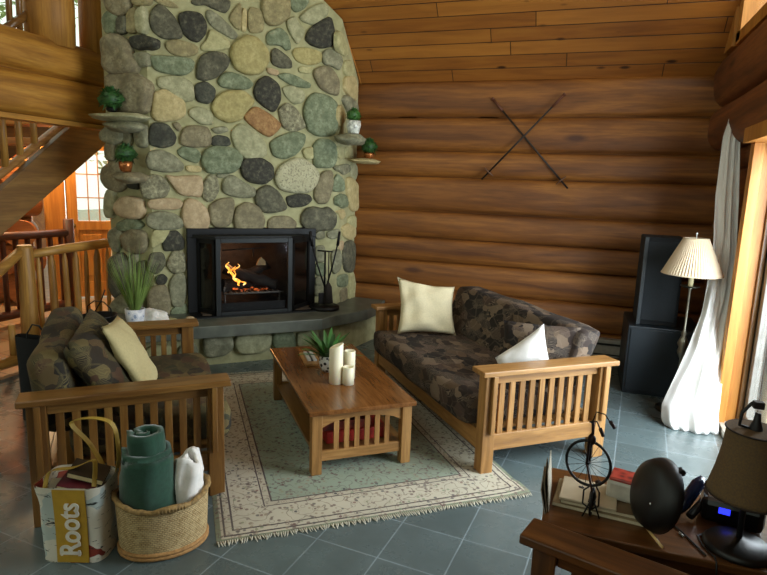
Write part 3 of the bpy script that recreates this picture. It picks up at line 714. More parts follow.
# ---------------------------------------------------------------- coffee table
T=thing('coffee_table','low oak coffee table with slatted ends standing on the rug','coffee table',tuple(fv(.735,2.985,.011)),FA)
W_,L_=.605,1.27
m=MB(); m.box(-.02,-.02,.362,W_+.02,L_+.02,.39,.005); m.build('tabletop',TBL['Y'],T)
for x in (0,W_-.06):
    for y in (0,L_-.06): m=MB(); m.box(x,y,0,x+.06,y+.06,.362,.003); m.build('leg',OAK['Z'] if y==0 else OAKD['Z'],T)  # light on the near end put into the colour: far legs darker
def arch(x0,x1,zt,zb,ze,n=10): 
    pts=[(x0,zt),(x0,ze)]+[(x0+(x1-x0)*i/n, ze+(zb-ze)*math.sin(PI*i/n)**.6) for i in range(1,n)]+[(x1,ze),(x1,zt)]
    return pts[::-1]
for y in (.015,L_-.04):
    m=MB(); m.prism(arch(.06,W_-.06,.362,.325,.275),.022,frame((0,y+.022,0),(1,0,0),None,(0,-1,0))); m.build('end_apron',OAK['X'],T)
    m=MB(); m.box(.06,y,.075,W_-.06,y+.022,.135,.002); m.build('end_rail',OAK['X'],T)
    for i in range(6):
        cx=W_/2+(i-2.5)*.062; m=MB(); m.box(cx-.015,y+.005,.13,cx+.015,y+.017,.335,.001); m.build('slat',OAK['Z'],T)
for x in (.015,W_-.037):
    m=MB(); m.prism(arch(.06,L_-.06,.362,.335,.285,14),.022,frame((x,0,0),(0,1,0),None,(1,0,0))); m.build('side_apron',TBL['Y'],T)
m=MB(); m.box(.02,.03,.105,W_-.02,L_-.03,.125,.002); m.build('shelf',OAKD['Y'],T)
RED=plain('red_box_print','#a02418',.5,0,.25,0,25)
m=MB(); b0=fv(.83,3.10,.138); BM=Matrix.Translation(b0)@UV
m.box(.02,0,0,.40,.28,.07,.003,M=BM); o=tag(m.build('board_game_box',RED),'flat red board game box on the shelf under the coffee table','box')
m=MB(); m.box(.0,.02,.071,.30,.25,.125,.003,M=BM); o=tag(m.build('board_game_box',plain('green_red_print','#7b2a1c',.5,0,.5,0,18)),'smaller red printed box topmost on the shelf under the coffee table','box')
# things on the coffee table
WAX=N('candle_wax'); WAX.col('#efe6c8'); WAX.set(Roughness=.45,Subsurface_Weight=.3); WAX.b.inputs['Subsurface Radius'].default_value=(.02,.015,.01)
def candle(v,u,r,h,lab,slant=0):
    t=thing('pillar_candle',lab,'candle',tuple(fv(v,u,.402)),0,'pillar candles on the coffee table')
    m=MB(); n=28; pr=[(0,0,0),(r,0,0),(r,h*.5,0),(r,h-.004,1),(r-.004,h,1),(r-.010,h-.004,1),(r-.014,h-.03,1),(0,h-.034,1)]
    b=bmesh.new(); rings=[]
    for rr,z,s in pr:
        rings.append([b.verts.new((rr*math.cos(2*PI*k/n),rr*math.sin(2*PI*k/n),z+s*slant*rr*math.cos(2*PI*k/n-R(20)))) for k in range(n)])
    for A,B in zip(rings,rings[1:]):
        for k in range(n): f=b.faces.new([A[k],A[(k+1)%n],B[(k+1)%n],B[k]]); f.smooth=True
    m._merge(b); m.build('wax',WAX.m,t)
    m=MB(); m.tube([(0,0,h-.04),(.002,0,h-.012)],.0015,6); m.build('wick',BLK,t)
candle(.985,3.40,.044,.245,'tallest white pillar candle with a slanted top',slant=.45)
candle(1.055,3.36,.037,.115,'shortest white pillar candle in front of the other two')
candle(1.095,3.47,.038,.185,'middle white pillar candle standing behind the shortest candle')
DOT=N('dotted_ceramic'); vv=DOT.n('ShaderNodeTexVoronoi'); vv.inputs['Scale'].default_value=36; DOT.l(DOT.co(),vv.inputs['Vector']); DOT.col(DOT.ramp(vv.outputs['Distance'],[(.34,'#15151a'),(.42,'#e8e8e6')])); DOT.set(Roughness=.3)
def leaf(m,base,dirn,L,w,bend=.3,n=6,fold=.2):
    d=Vector(dirn).normalized(); side=d.cross(Vector((0,0,1)))
    if side.length<.05: side=Vector((1,0,0))
    side.normalize(); pts=[]
    for i in range(n+1):
        t=i/n; p=Vector(base)+d*L*t+Vector((0,0,-bend*L*t*t)); ww=w*math.sin(PI*min(1,.12+t*.9))**.7*(1-.15*t)
        if i==n: ww=.0005
        pts.append((p-side*ww,p+Vector((0,0,-fold*ww)),p+side*ww))
    for A,B in zip(pts,pts[1:]):
        for k in (0,1):
            f=m.face([A[k],A[k+1],B[k+1],B[k]]); f.smooth=True
        
pp=thing('potted_succulent','spiky green succulent in a white pot with black spots','potted plant',tuple(fv(1.0,3.64,.402)))
m=MB(); m.lathe([(0,0),(.034,0),(.055,.03),(.064,.07),(.058,.11),(.05,.11),(.048,.10),(0,.098)],24); m.build('pot',DOT.m,pp)
m=MB(); rnd=random.Random(3)
for k in range(46):
    a=rnd.uniform(0,2*PI); e=rnd.uniform(.35,1.35); leaf(m,(0.015*math.cos(a),.015*math.sin(a),.09),(math.cos(a)*math.cos(e),math.sin(a)*math.cos(e),math.sin(e)),rnd.uniform(.15,.30),.019,.25)
m.build('leaves',PLANT,pp)
ts=thing('coaster_tray','small wooden tray holding pale striped coasters beside the spotted pot','tray',tuple(fv(.93,3.80,.402)),FA-R(4))
m=MB(); m.box(-.055,-.04,0,.06,.25,.018,.003); m.build('tray',OAK['Y'],ts)
m=MB(); m.box(-.03,.02,.018,-.005,.23,.03,.002); m.box(.01,.02,.018,.035,.23,.03,.002); m.build('coaster',plain('pale_coaster','#a8a49a',.5),ts)
m=MB(); m.box(-.004,.02,.018,.009,.23,.026,.001); m.build('coaster',plain('dark_coaster','#2b2622',.5),ts,label='dark strip between the pale coasters')
# ---------------------------------------------------------------- rug
def m_rug(hx,hy):
    n=N('rug_pattern'); tc=n.n('ShaderNodeTexCoord'); sx=n.n('ShaderNodeSeparateXYZ'); n.l(tc.outputs['Object'],sx.inputs[0])
    dx=n.math('SUBTRACT',hx,n.math('ABSOLUTE',sx.outputs[0])); dy=n.math('SUBTRACT',hy,n.math('ABSOLUTE',sx.outputs[1])); d=n.math('MINIMUM',dx,dy)
    vec=tc.outputs['Object']
    # scrolling vines and flowers
    nz=n.n('ShaderNodeTexNoise'); nz.inputs['Scale'].default_value=14; nz.inputs['Detail'].default_value=1; n.l(vec,nz.inputs['Vector'])
    vine=n.ramp(n.math('ABSOLUTE',n.math('SUBTRACT',nz.outputs['Fac'],.5)),[(.008,(1,1,1,1)),(.02,(0,0,0,1))])
    vo=n.n('ShaderNodeTexVoronoi'); vo.inputs['Scale'].default_value=17; n.l(vec,vo.inputs['Vector'])
    flow=n.ramp(vo.outputs['Distance'],[(.0,(1,1,1,1)),(.13,(1,1,1,1)),(.17,(0,0,0,1)),(.24,(0,0,0,1)),(.27,(.6,.6,.6,1)),(.31,(0,0,0,1))])
    sep=n.n('ShaderNodeSeparateColor'); n.l(vo.outputs['Color'],sep.inputs[0])
    fc=n.ramp(sep.outputs[0],[(0,'#5c3436'),(.3,'#35323c'),(.55,'#7d5a50'),(.8,'#8b8a6c')],'CONSTANT')
    s=1/.6
    base=n.ramp(n.math('MULTIPLY',d,s),[(0,'#788068'),(.022*s,'#bdb49f'),(.035*s,'#4a3d3e'),(.043*s,'#beb5a0'),(.075*s,'#4a3d3e'),(.083*s,'#bfb6a1'),(.245*s,'#4a3d3e'),(.253*s,'#b7ad98'),(.285*s,'#4a3d3e'),(.295*s,'#8d9885')],'CONSTANT')
    v2=n.n('ShaderNodeTexVoronoi'); v2.inputs['Scale'].default_value=36; n.l(vec,v2.inputs['Vector']); sp2=n.n('ShaderNodeSeparateColor'); n.l(v2.outputs['Color'],sp2.inputs[0])
    tiny=n.math('MULTIPLY',n.ramp(v2.outputs['Distance'],[(.26,(1,1,1,1)),(.40,(0,0,0,1))]),n.ramp(sp2.outputs[0],[(0,(0,0,0,1)),(.35,(.8,.8,.8,1))],'CONSTANT'))
    base=n.mix(tiny,base,n.ramp(sp2.outputs[1],[(0,'#6b5550'),(.4,'#8c7a66'),(.7,'#4d4a4e'),(.85,'#7f8a6e')],'CONSTANT'))
    c=n.mix(n.math('MULTIPLY',vine,.65),base,'#5b4a48'); c=n.mix(n.math('MULTIPLY',flow,.85),c,fc)
    # medallion ring in the field
    f=n.noise(n.co(),220,2); n.col(n.mix(n.math('MULTIPLY',n.ramp(n.noise(n.co(),3,4),[(.4,(0,0,0,1)),(.7,(1,1,1,1))]),.25),c,'#8a8674')); n.bump(f,.4,.003); return n.set(Roughness=.95)
HX,HY=.835,1.21
rg=thing('area_rug','pale green rug with a flowered cream border under the coffee table','rug',tuple(fv(1.045,3.70,0)),FA+R(-1.5))
b=bmesh.new()
m=MB(); 
def rugf(a,b_): 
    x=-HX+2*HX*a; y=-HY+2*HY*b_; e=min(HX-abs(x),HY-abs(y))
    z=.009+.003*noise.noise(Vector((x*3,y*3,0)))
    if e<.001: z=.001
    if x>.7 and y<-1.05: z+=.012*(x-.7)/.13
    return Vector((x,y,z))
m.grid(rugf,40,60); m.build('pile',m_rug(HX,HY),rg)
rnd=random.Random(5)
for sy in (-1,1):
    m=MB()
    for k in range(150):
        x=-HX+2*HX*(k+.5)/150; L=rnd.uniform(.015,.035); dx=rnd.uniform(-.012,.012)
        y=sy*HY
        m.tube([(x,y-sy*.004,.008),(x+dx*.4,y+sy*L*.5,.007),(x+dx,y+sy*L,.003)],[.0035,.003,.0012],5)
    m.build('fringe',plain('fringe_thread','#c9c2ae',.9),rg)
# ---------------------------------------------------------------- shopping bag with books, basket with blankets
bagM=frame((-1.985,1.812,0),(math.cos(R(20)),math.sin(R(20)),0),None,(0,0,1))
bg=thing('shopping_bag','printed shopping bag with a yellow panel full of books','bag',tuple(bagM.translation),R(20))
def bag_mat():
    n=N('printed_bag'); f=n.noise(n.co((1,1,1)),5,2); g=n.noise(n.co((2,2,9)),4,3,.6,2)
    c=n.ramp(f,[(.36,'#b9c3bd'),(.44,'#dcd6c6'),(.60,'#e2dccd'),(.62,'#8a3326')],'CONSTANT'); c=n.mix(n.ramp(g,[(.60,(0,0,0,1)),(.62,(1,1,1,1)),(.66,(1,1,1,1)),(.68,(0,0,0,1))]),c,'#2d302c'); n.col(c); return n.set(Roughness=.5)
bw,bd,bh=.27,.20,.345
m=MB()
def bagf(a,z,inner=0):
    # rounded rectangle footprint, bulging with height
    ang=2*PI*a; p=5; cx=math.copysign(abs(math.cos(ang))**(2/p),math.cos(ang)); cy=math.copysign(abs(math.sin(ang))**(2/p),math.sin(ang))
    s=1+.10*z-.06*math.sin(PI*z); w=.006*noise.noise(Vector((cx*2,cy*2,z*5)))
    return Vector((cx*(bw/2*s-inner+w),cy*(bd/2*s-inner+w),bh*z+ (0.0 if not inner else 0.004)))
m.grid(lambda a,b_: bagf(a,b_),40,12,closeu=True); m.grid(lambda a,b_: bagf(a,1-b_*.97,.005),40,10,closeu=True)
m.prism([bagf(i/40,0)[:2] for i in range(40)],.004)
m.build('bag_body',bag_mat(),bg)
YEL=plain('mustard_print','#c49a30',.5,0,.06)
m=MB()
def panel(a,b_): 
    x=-.055+.135*a; z=b_
    s=1+.10*z-.06*math.sin(PI*z); return Vector((x,-(bd/2*s)-.006,bh*z*.985+.006))
m.grid(panel,8,12); m.grid(lambda a,b_:panel(1-a,b_)+Vector((0,.004,0)),8,12); m.build('yellow_panel',YEL,bg)
def text_mesh(body,size=.118,off=.0024):
    cu=bpy.data.curves.new('bag_text','FONT'); cu.body=body; cu.size=size; cu.extrude=.0012; cu.offset=off
    to=link(bpy.data.objects.new('bag_text',cu)); dg=bpy.context.evaluated_depsgraph_get(); dg.update()
    me=bpy.data.meshes.new_from_object(to.evaluated_get(dg)); bpy.data.objects.remove(to); return me
def ext(me): xs=[v.co.x for v in me.vertices]; return min(xs),max(xs)
me=text_mesh('Roots'); r0,r1=ext(text_mesh('R')); _,t1=ext(text_mesh('Root')); ch=max(v.co.y for v in me.vertices)
q=MB(); q.bm.from_mesh(me)      # slab feet on the capital and on the t
for a,b_,y0,y1 in ((r0-.006,r0+.024,0,.009),(r0-.006,r0+.016,ch-.012,ch-.003),(r1-.020,r1+.007,0,.009),(t1-.012,t1+.004,0,.009)): q.box(a,y0,-.0012,b_,y1,.0012)
me=bpy.data.meshes.new('bag_lettering'); q.bm.to_mesh(me); q.bm.free()
lt=link(bpy.data.objects.new('bag_lettering',me)); me.materials.clear(); me.materials.append(plain('white_ink','#ece6d8',.5)); lt.parent=bg
lt.matrix_local=Matrix.Translation((.052,-.118,.045))@frame((0,0,0),(0,0,1),None,(0,-1,0))@Matrix.Diagonal((.86,1.05,1,1))
HND=plain('mustard_strap','#9c7f2c',.6)
def strap(pts,w=.022,t=.003):
    m=MB(); pts=[Vector(p) for p in pts]
    fine=[]
    for i in range(len(pts)-1):
        p0=pts[max(i-1,0)];p1=pts[i];p2=pts[i+1];p3=pts[min(i+2,len(pts)-1)]
        for k in range(6):
            s=k/6; fine.append(.5*((2*p1)+(p2-p0)*s+(2*p0-5*p1+4*p2-p3)*s*s+(3*p1-p0-3*p2+p3)*s**3))
    fine.append(pts[-1])
    b=bmesh.new(); prev=None
    for i,p in enumerate(fine):
        tg=(fine[min(i+1,len(fine)-1)]-fine[max(i-1,0)]).normalized(); side=Vector((.35,.93,0)); side=(side-tg*side.dot(tg)).normalized(); nn=tg.cross(side)
        r=[b.verts.new(p+side*w/2*a+nn*t/2*c) for a,c in ((-1,-1),(1,-1),(1,1),(-1,1))]
        if prev:
            for k in range(4): b.faces.new([prev[k],prev[(k+1)%4],r[(k+1)%4],r[k]])
        prev=r
    bmesh.ops.recalc_face_normals(b,faces=b.faces)
    m._merge(b); return m
strap([(-.10,-.085,.33),(-.085,-.06,.40),(.0,-.03,.405),(.07,-.01,.43),(.085,-.02,.40),(.10,-.07,.34)]).build('strap',HND,bg)
strap([(.09,.07,.34),(.02,.08,.46),(-.04,.06,.55),(-.03,.05,.585),(.05,.07,.59),(.12,.09,.55),(.14,.09,.42),(.13,.085,.33)]).build('strap',HND,bg)
def book(c,sz,rot,cov,lab,nm='book'):
    t=thing(nm,lab,'book',tuple(bagM@Vector(c)),0,'books in the shopping bag',rot=(rot[0],rot[1],rot[2]+R(20)))
    x,y,z=sz
    m=MB(); m.box(-x/2+.002,-y/2+.002,.002,x/2-.003,y/2-.002,z-.002); m.build('pages',plain('page_edges','#d8c99c',.8,0,.06,0,80),t)
    m=MB(); m.box(-x/2,-y/2,0,x/2,y/2,.002); m.box(-x/2,-y/2,z-.002,x/2,y/2,z); m.box(-x/2,-y/2,0,-x/2+.003,y/2,z); m.build('cover',plain(nm+'_cover_'+cov,cov,.4,0,.25,0,14),t)
book((-.04,.03,.31),(.13,.10,.02),(R(20),R(-8),R(10)),'#8e3423','red orange book lying behind the strap in the shopping bag')
book((.045,-.0,.36),(.15,.10,.026),(R(12),R(18),R(8)),'#33291e','thick dark book on top with pale page edges facing out')
book((.02,-.03,.325),(.15,.11,.022),(R(10),R(12),R(2)),'#5a2028','book with a maroon and white spine under the thick dark book')
book((-.05,-.035,.31),(.12,.09,.012),(R(24),R(0),R(6)),'#7a6a4a','small book at the left front inside the shopping bag')
m=MB(); m.box(-.11,-.075,.02,.11,.075,.29,.01); o=m.build('magazine_stack',plain('magazine_bundle','#5e4a38',.6)); o.matrix_world=bagM; tag(o,'bundle of magazines filling the lower half of the shopping bag','magazines')
# basket
bc=fv(-.045,2.605); RX,RY=.195,.148
bk=thing('woven_basket','oval woven seagrass basket holding rolled blankets','basket',tuple(bc),FA+R(6))
def m_bask():
    n=N('seagrass_weave'); b=n.n('ShaderNodeTexBrick'); b.inputs['Scale'].default_value=1; b.inputs['Brick Width'].default_value=.018; b.inputs['Row Height'].default_value=.009; b.inputs['Mortar Size'].default_value=.0016; b.inputs['Mortar Smooth'].default_value=.6
    tc=n.n('ShaderNodeTexCoord'); sx=n.n('ShaderNodeSeparateXYZ'); n.l(tc.outputs['Object'],sx.inputs[0])
    ang=n.math('MULTIPLY',n.math('ARCTAN2',sx.outputs[1],sx.outputs[0]),.19); cb=n.n('ShaderNodeCombineXYZ'); n.l(ang,cb.inputs[0]); n.l(sx.outputs[2],cb.inputs[1]); n.l(cb.outputs[0],b.inputs['Vector'])
    b.inputs['Color1'].default_value=hexc('#d3b682'); b.inputs['Color2'].default_value=hexc('#b99a66'); b.inputs['Mortar'].default_value=hexc('#6d5431')
    f=n.noise(n.co(),40,3); n.col(n.mix(n.ramp(f,[(.4,(0,0,0,1)),(.7,(.6,.6,.6,1))]),b.outputs['Color'],'#d6bd8c')); n.bump(n.math('MULTIPLY',b.outputs['Fac'],-1),.8,.005); return n.set(Roughness=.8)
BSK=m_bask()
def bas(a,z,inn=0):
    ang=2*PI*a; s=.95+.07*z**.7; h=.235*z+(.035*z*abs(math.cos(ang))**3)
    return Vector((math.cos(ang)*(RX*s-inn),math.sin(ang)*(RY*s-inn),h+.0))
m=MB(); m.grid(lambda a,b_:bas(a,b_),48,14,closeu=True); m.grid(lambda a,b_:bas(a,1-b_*.96,.010),48,12,closeu=True)
m.prism([bas(i/48,0)[:2] for i in range(48)],.006); m.build('basket_body',BSK,bk)
BR=plain('braided_rim','#9a7b4a',.8,0,.3,.4,60)
m=MB(); m.tube([bas(i/60,1)+Vector((0,0,.002*math.sin(i*1.6))) for i in range(60)],[.012+.0015*math.sin(i*2.1) for i in range(60)],8,closed=True); m.build('braided_rim',BR,bk)
m=MB(); m.tube([bas(i/48,.03)+Vector((0,0,.006)) for i in range(48)],.011,8,closed=True); m.tube([bas(i/48,.10)+Vector((0,0,.006)) for i in range(48)],.010,8,closed=True); m.build('base_band',plain('base_coil','#a87c48',.8,0,.2,.3,60),bk)
m=MB()
pts=[bas(.70+.13*i/12,1.0)*1.0+Vector((0,-.022-.01*math.sin(PI*i/12),.014+.014*math.sin(PI*i/12))) for i in range(13)]
m.tube(pts,[.009+.005*math.sin(PI*i/12) for i in range(13)],8)
for i in range(2,11):
    m.tube([pts[i]+Vector((0,.0,.012)),pts[i]+Vector((.0,-.014,.0)),pts[i]+Vector((0,-.004,-.014))],.004,5)
m.build('handle',BR,bk)
def roll(c,r,h,mat,lab,nm,rz=0,turns=2.6,sx=1.0,seed=0,wob=.012,top=None,lean=(0,0)):
    """rolled cloth standing on end: a spiral sheet with thickness"""
    m=MB(); n=int(turns*28); th=r/(turns+.35)*.62
    def pt(i,z,o):
        a=2*PI*turns*i/n; rr=r*(.22+.78*(1-i/n)**.6)
        e=noise.noise(Vector((math.cos(a)*1.3,math.sin(a)*1.3+seed,z*2.6)))*wob*2+noise.noise(Vector((math.cos(a)*3,math.sin(a)*3+seed,z*9)))*wob*.6
        rr=rr+e+o+.012*math.sin(PI*z)
        zt=h*(1-.05*(i<28))*z + (top(a,i/n) if top and z>.9 else 0)
        return Vector((sx*rr*math.cos(a)+lean[0]*z,rr*math.sin(a)+lean[1]*z,zt))
    K=14
    b=bmesh.new(); O=[[b.verts.new(pt(i,j/K,0)) for j in range(K+1)] for i in range(n+1)]
    I=[[b.verts.new(pt(i,j/K,-th)) for j in range(K+1)] for i in range(n+1)]
    for i in range(n):
        for j in range(K):
            f=b.faces.new([O[i][j],O[i+1][j],O[i+1][j+1],O[i][j+1]]); f.smooth=True
            f=b.faces.new([I[i][j],I[i][j+1],I[i+1][j+1],I[i+1][j]]); f.smooth=True
        f=b.faces.new([O[i][K],O[i+1][K],I[i+1][K],I[i][K]]); f.smooth=True
        b.faces.new([O[i][0],I[i][0],I[i+1][0],O[i+1][0]])
    for j in range(K):
        b.faces.new([O[0][j],O[0][j+1],I[0][j+1],I[0][j]]); b.faces.new([O[n][j],I[n][j],I[n][j+1],O[n][j+1]])
    m._merge(b)
    o=m.build(nm,mat); o.location=c; o.rotation_euler=(0,0,rz); return tag(o,lab,'blanket')
GRN=plain('forest_green_fleece','#1b4230',.95,0,.12,.3,50); GRN.node_tree.nodes['Principled BSDF'].inputs['Sheen Weight'].default_value=.3
bcw=bc
roll(bc+fv(-.055,.0,.02),.115,.53,GRN,'rolled dark green fleece blanket standing in the woven basket','rolled_blanket',rz=R(200),turns=2.4,seed=3,wob=.012,top=lambda a,t:(-.055 if t<.40 else 0),lean=(0,0))
roll(bc+fv(.112,-.01,.06),.066,.37,WHITE,'rolled white blanket standing in the woven basket beside the green one','rolled_blanket',rz=R(80),turns=1.8,seed=8,wob=.014,top=lambda a,t:.016*math.sin(a*2+1)-.02*t)
# ---------------------------------------------------------------- plant, cloth and pan behind the short sofa
gp=thing('potted_grass','tall grassy plant in a white patterned pot on the left end of the hearth','potted plant',(-3.47,3.83,.42))
m=MB(); m.lathe([(0,0),(.065,0),(.075,.06),(.08,.14),(.074,.14),(.07,.12),(0,.12)],24)
CR=N('circle_print_pot'); w=CR.n('ShaderNodeTexVoronoi'); w.inputs['Scale'].default_value=22; CR.l(CR.co(),w.inputs['Vector']); CR.col(CR.ramp(w.outputs['Distance'],[(.2,'#8f9bb3'),(.3,'#d9dbe2'),(.45,'#c7cad4'),(.6,'#e4e4e8')])); CR.set(Roughness=.4)
m.build('pot',CR.m,gp)
m=MB(); rnd=random.Random(9)
for k in range(150):
    a=rnd.uniform(0,2*PI); e=rnd.uniform(1.08,1.55); L=rnd.uniform(.30,.60)
    leaf(m,(.03*math.cos(a),.03*math.sin(a),.11),(math.cos(a)*math.cos(e),math.sin(a)*math.cos(e),math.sin(e)),L,rnd.uniform(.0025,.005),rnd.uniform(.0,.16),n=7)
m.build('grass_blades',GRASS,gp)
def crumple(nm,c,r,mat,lab,cat,seed=0):
    m=MB(); b=bmesh.new(); bmesh.ops.create_icosphere(b,subdivisions=4,radius=1)
    for v in b.verts:
        n1=noise.noise(v.co*1.6+Vector((seed,0,0))); n2=abs(noise.noise(v.co*3.5+Vector((0,seed,0))))
        k=1+.35*n1-.30*n2; v.co=Vector((v.co.x*r[0]*k,v.co.y*r[1]*k,max(-r[2]*.6,v.co.z*r[2]*k)))
    for f in b.faces: f.smooth=True
    m._merge(b); o=m.build(nm,mat); o.location=(c[0],c[1],c[2]+r[2]*.6); return tag(o,lab,cat)
crumple('folded_cloth',(-3.36,3.93,.42),(.14,.09,.085),WHITE,'crumpled white cloth lying on the hearth beside the grassy plant','cloth',2)
pan=thing('fireside_bucket','black bucket with wire handles on the hearth behind the short sofa','bucket',(-3.68,3.66,.42))
m=MB(); m.lathe([(0,0),(.10,0),(.13,.10),(.135,.10),(.13,.09),(.10,.012),(0,.012)],24); m.build('bucket_body',BLACK,pan)
m=MB(); m.tube([(-.13,0,.09),(-.12,.0,.16),(-.05,0,.21),(.05,.0,.21),(.12,0,.16),(.13,0,.09)],.005,6); m.build('wire_handle',BLACK,pan)
m=MB(); m.tube([(-.10,.03,.08),(-.02,.04,.20),(.02,.05,.30)],.005,6); m.build('wire_handle',BLACK,pan)
tb=thing('black_tote_bag','black tote bag standing on the floor behind the short sofa','bag',(-3.38,2.84,0),R(30))
m=MB()
def tote(a,z):
    an=2*PI*a; p=4; cx=math.copysign(abs(math.cos(an))**(2/p),math.cos(an)); cy=math.copysign(abs(math.sin(an))**(2/p),math.sin(an))
    return Vector((cx*(.12+.02*z),cy*(.07-.02*z+.012*noise.noise(Vector((cx*2,z*3,cy)))),.56*z+.02*z*abs(cx)))
m.grid(tote,36,10,closeu=True); m.grid(lambda a,z:tote(a,1-z*.98)*.96+Vector((0,0,.012)),36,8,closeu=True); m.prism([tote(i/36,0)[:2] for i in range(36)],.005)
m.build('bag_body',plain('black_canvas','#100f10',.8),tb)
m=MB(); m.tube([(-.06,-.04,.52),(-.055,-.045,.60),(-.02,-.045,.66),(.02,-.045,.65),(.05,-.045,.60),(.06,-.04,.52)],.006,6); m.build('handle',BLK,tb)
# small plants on the stone ledges
def mini(nm,lab,c,potc,pr,ph,fr,green,style=0,s=1):
    t=thing(nm,lab,'potted plant',c)
    if pr>0:
        m=MB(); m.lathe([(0,0),(pr*.75,0),(pr,ph*.6),(pr,ph),(pr*.9,ph),(pr*.85,ph*.9),(0,ph*.9)],18); m.build('pot',potc,t)
    m=MB(); rnd=random.Random(s)
    m.blob((0,0,ph+fr*.55),(fr*.75,fr*.75,fr*.6),sub=2,amp=.5)
    for k in range(170):
        a=rnd.uniform(0,2*PI); e=rnd.uniform(-.5,1.5); d=Vector((math.cos(a)*math.cos(e),math.sin(a)*math.cos(e),math.sin(e)))
        leaf(m,Vector((0,0,ph+fr*.5))+d*fr*.45,d+Vector((rnd.uniform(-.5,.5),rnd.uniform(-.5,.5),rnd.uniform(-.4,.6))),fr*rnd.uniform(.4,.7),fr*.09,.2,n=3)
    m.build('foliage',green,t)
COP=plain('copper_pot','#b5713f',.25,.7); WPOT=plain('marbled_white_pot','#d8d8cc',.3,0,.4,0,30)
mini('small_round_plant','round leafy green plant on the upper left stone ledge',(-3.80,3.98,2.165),None,.05,.03,.10,PLANT,s=1) if False else mini('small_round_plant','round leafy green plant on the upper left stone ledge',(-3.80,4.02,2.172),BLK,.045,.03,.125,PLANTD,s=1)
mini('small_round_plant','round leafy plant in a copper pot on the lower left stone ledge',(-3.68,4.02,1.684),COP,.055,.085,.11,PLANTD,s=2)
mini('small_trailing_plant','leafy plant in a white jar on the upper right stone ledge',(-2.18,5.40,2.131),WPOT,.07,.12,.09,PLANT,s=3)
mini('small_round_plant','dark leafy plant in a copper pot on the lower right stone ledge',(-2.14,5.74,1.914),COP,.055,.055,.11,PLANTD,s=4)
# ---------------------------------------------------------------- crossed ski poles on the log wall
def skipole(a,b_,lab,yo=0):
    A=Vector((a[0],5.865-yo,a[1]));B=Vector((b_[0],5.865-yo,b_[1])); d=(B-A).normalized()
    t=thing('bamboo_ski_pole',lab,'ski pole',tuple(A),0,'crossed ski poles'); I=lambda p:p-A
    m=MB(); m.tube([I(A),I(B)],.009,8); m.build('shaft',plain('dark_cane','#1e120a',.5),t)
    m=MB(); m.tube([I(A),I(A+d*.14)],.013,8); m.tube([I(A-d*.0),I(A-d*.02)],.016,8); m.build('grip',plain('brown_leather_grip','#5a2f18',.6),t)
    c=B-d*.10; m=MB(); n1=d.cross(Vector((0,1,0))).normalized(); n2=d.cross(n1).normalized()
    m.tube([I(c+(n1*math.cos(x)+n2*math.sin(x))*.055) for x in [2*PI*i/16 for i in range(16)]],.005,6,closed=True)
    for i in range(4): x=PI*i/4; m.tube([I(c+(n1*math.cos(x)+n2*math.sin(x))*.055),I(c-(n1*math.cos(x)+n2*math.sin(x))*.055)],.003,5)
    m.build('snow_basket',plain('worn_leather','#6b4a35',.7),t)
skipole((-.92,2.50),(-.16,1.68),'old ski pole on the log wall leaning from upper left to lower right')
skipole((-.27,2.53),(-.98,1.74),'old ski pole on the log wall leaning from upper right to lower left',.022)
# ---------------------------------------------------------------- heater, cabinet, speaker, floor lamp
ht=thing('baseboard_heater','white baseboard heater on the log wall behind the long sofa','heater',(.05,5.80,0))
m=MB(); m.box(-.5,-.0,.10,.42,.08,.27,.006); m.build('casing',plain('heater_white','#9a958a',.5),ht); m=MB(); m.box(-.48,-.006,.215,.40,.0,.235); m.box(-.48,-.006,.12,.40,.0,.13); m.build('vent_slot',BLK,ht)
cb=thing('stereo_cabinet','low blue black cabinet standing in the corner by the curtain','cabinet',(.44,5.10,0))
CAB=plain('blue_black_lacquer','#1a2228',.45,0,.1)
m=MB(); m.box(0,0,.0,.56,.62,.58,.008); m.build('cabinet_body',CAB,cb); m=MB(); m.box(.02,-.012,.03,.54,.0,.56,.004); m.build('door',CAB,cb)
sp=thing('tall_speaker','tall black speaker standing on top of the corner cabinet','speaker',(.50,5.20,.58))
m=MB(); m.box(0,0,0,.31,.36,.73,.008); m.build('speaker_cabinet',plain('charcoal_cloth','#121417',.9),sp)
m=MB(); m.box(.03,-.012,.04,.29,.0,.70,.005); m.build('grille',plain('grille_cloth','#22272b',.9,0,.2,.4,200),sp); m=MB(); m.box(.0,-.02,0,.03,.0,.73,.004); m.build('edge_strip',plain('grey_strip','#3a4044',.4),sp)
LX,LY=.81,4.82
fl=thing('floor_lamp','floor lamp with a pleated cream shade beside the white curtain','lamp',(LX,LY,0))
BRZ=plain('dark_bronze','#3b3a30',.35,.8)
m=MB(); m.lathe([(0,0),(.14,0),(.14,.02),(.10,.035),(.04,.05),(.03,.08),(.02,.10),(0,.10)],28); m.build('base',BRZ,fl)
m=MB(); m.lathe([(.012,.09),(.012,.42),(.026,.45),(.036,.48),(.026,.51),(.040,.54),(.03,.57),(.016,.60),(.022,.62),(.009,.65),(.009,.96),(.02,.975),(0,.975)],20); m.build('pole',plain('brushed_pole','#8d8878',.3,.8),fl)
m=MB(); m.lathe([(0,.972),(.05,.975),(.068,.985),(.066,.99),(.03,.985),(0,.985)],24); m.build('drip_dish',BRZ,fl)
m=MB(); m.lathe([(.019,.985),(.019,1.10),(0,1.10)],16); m.build('candle_sleeve',plain('ivory_sleeve','#d8cb9c',.5),fl)
SH=N('pleated_shade'); SH.col('#cdb89a'); SH.set(Roughness=.8); SH.b.inputs['Transmission Weight'].default_value=.0
m=MB(); ns=120
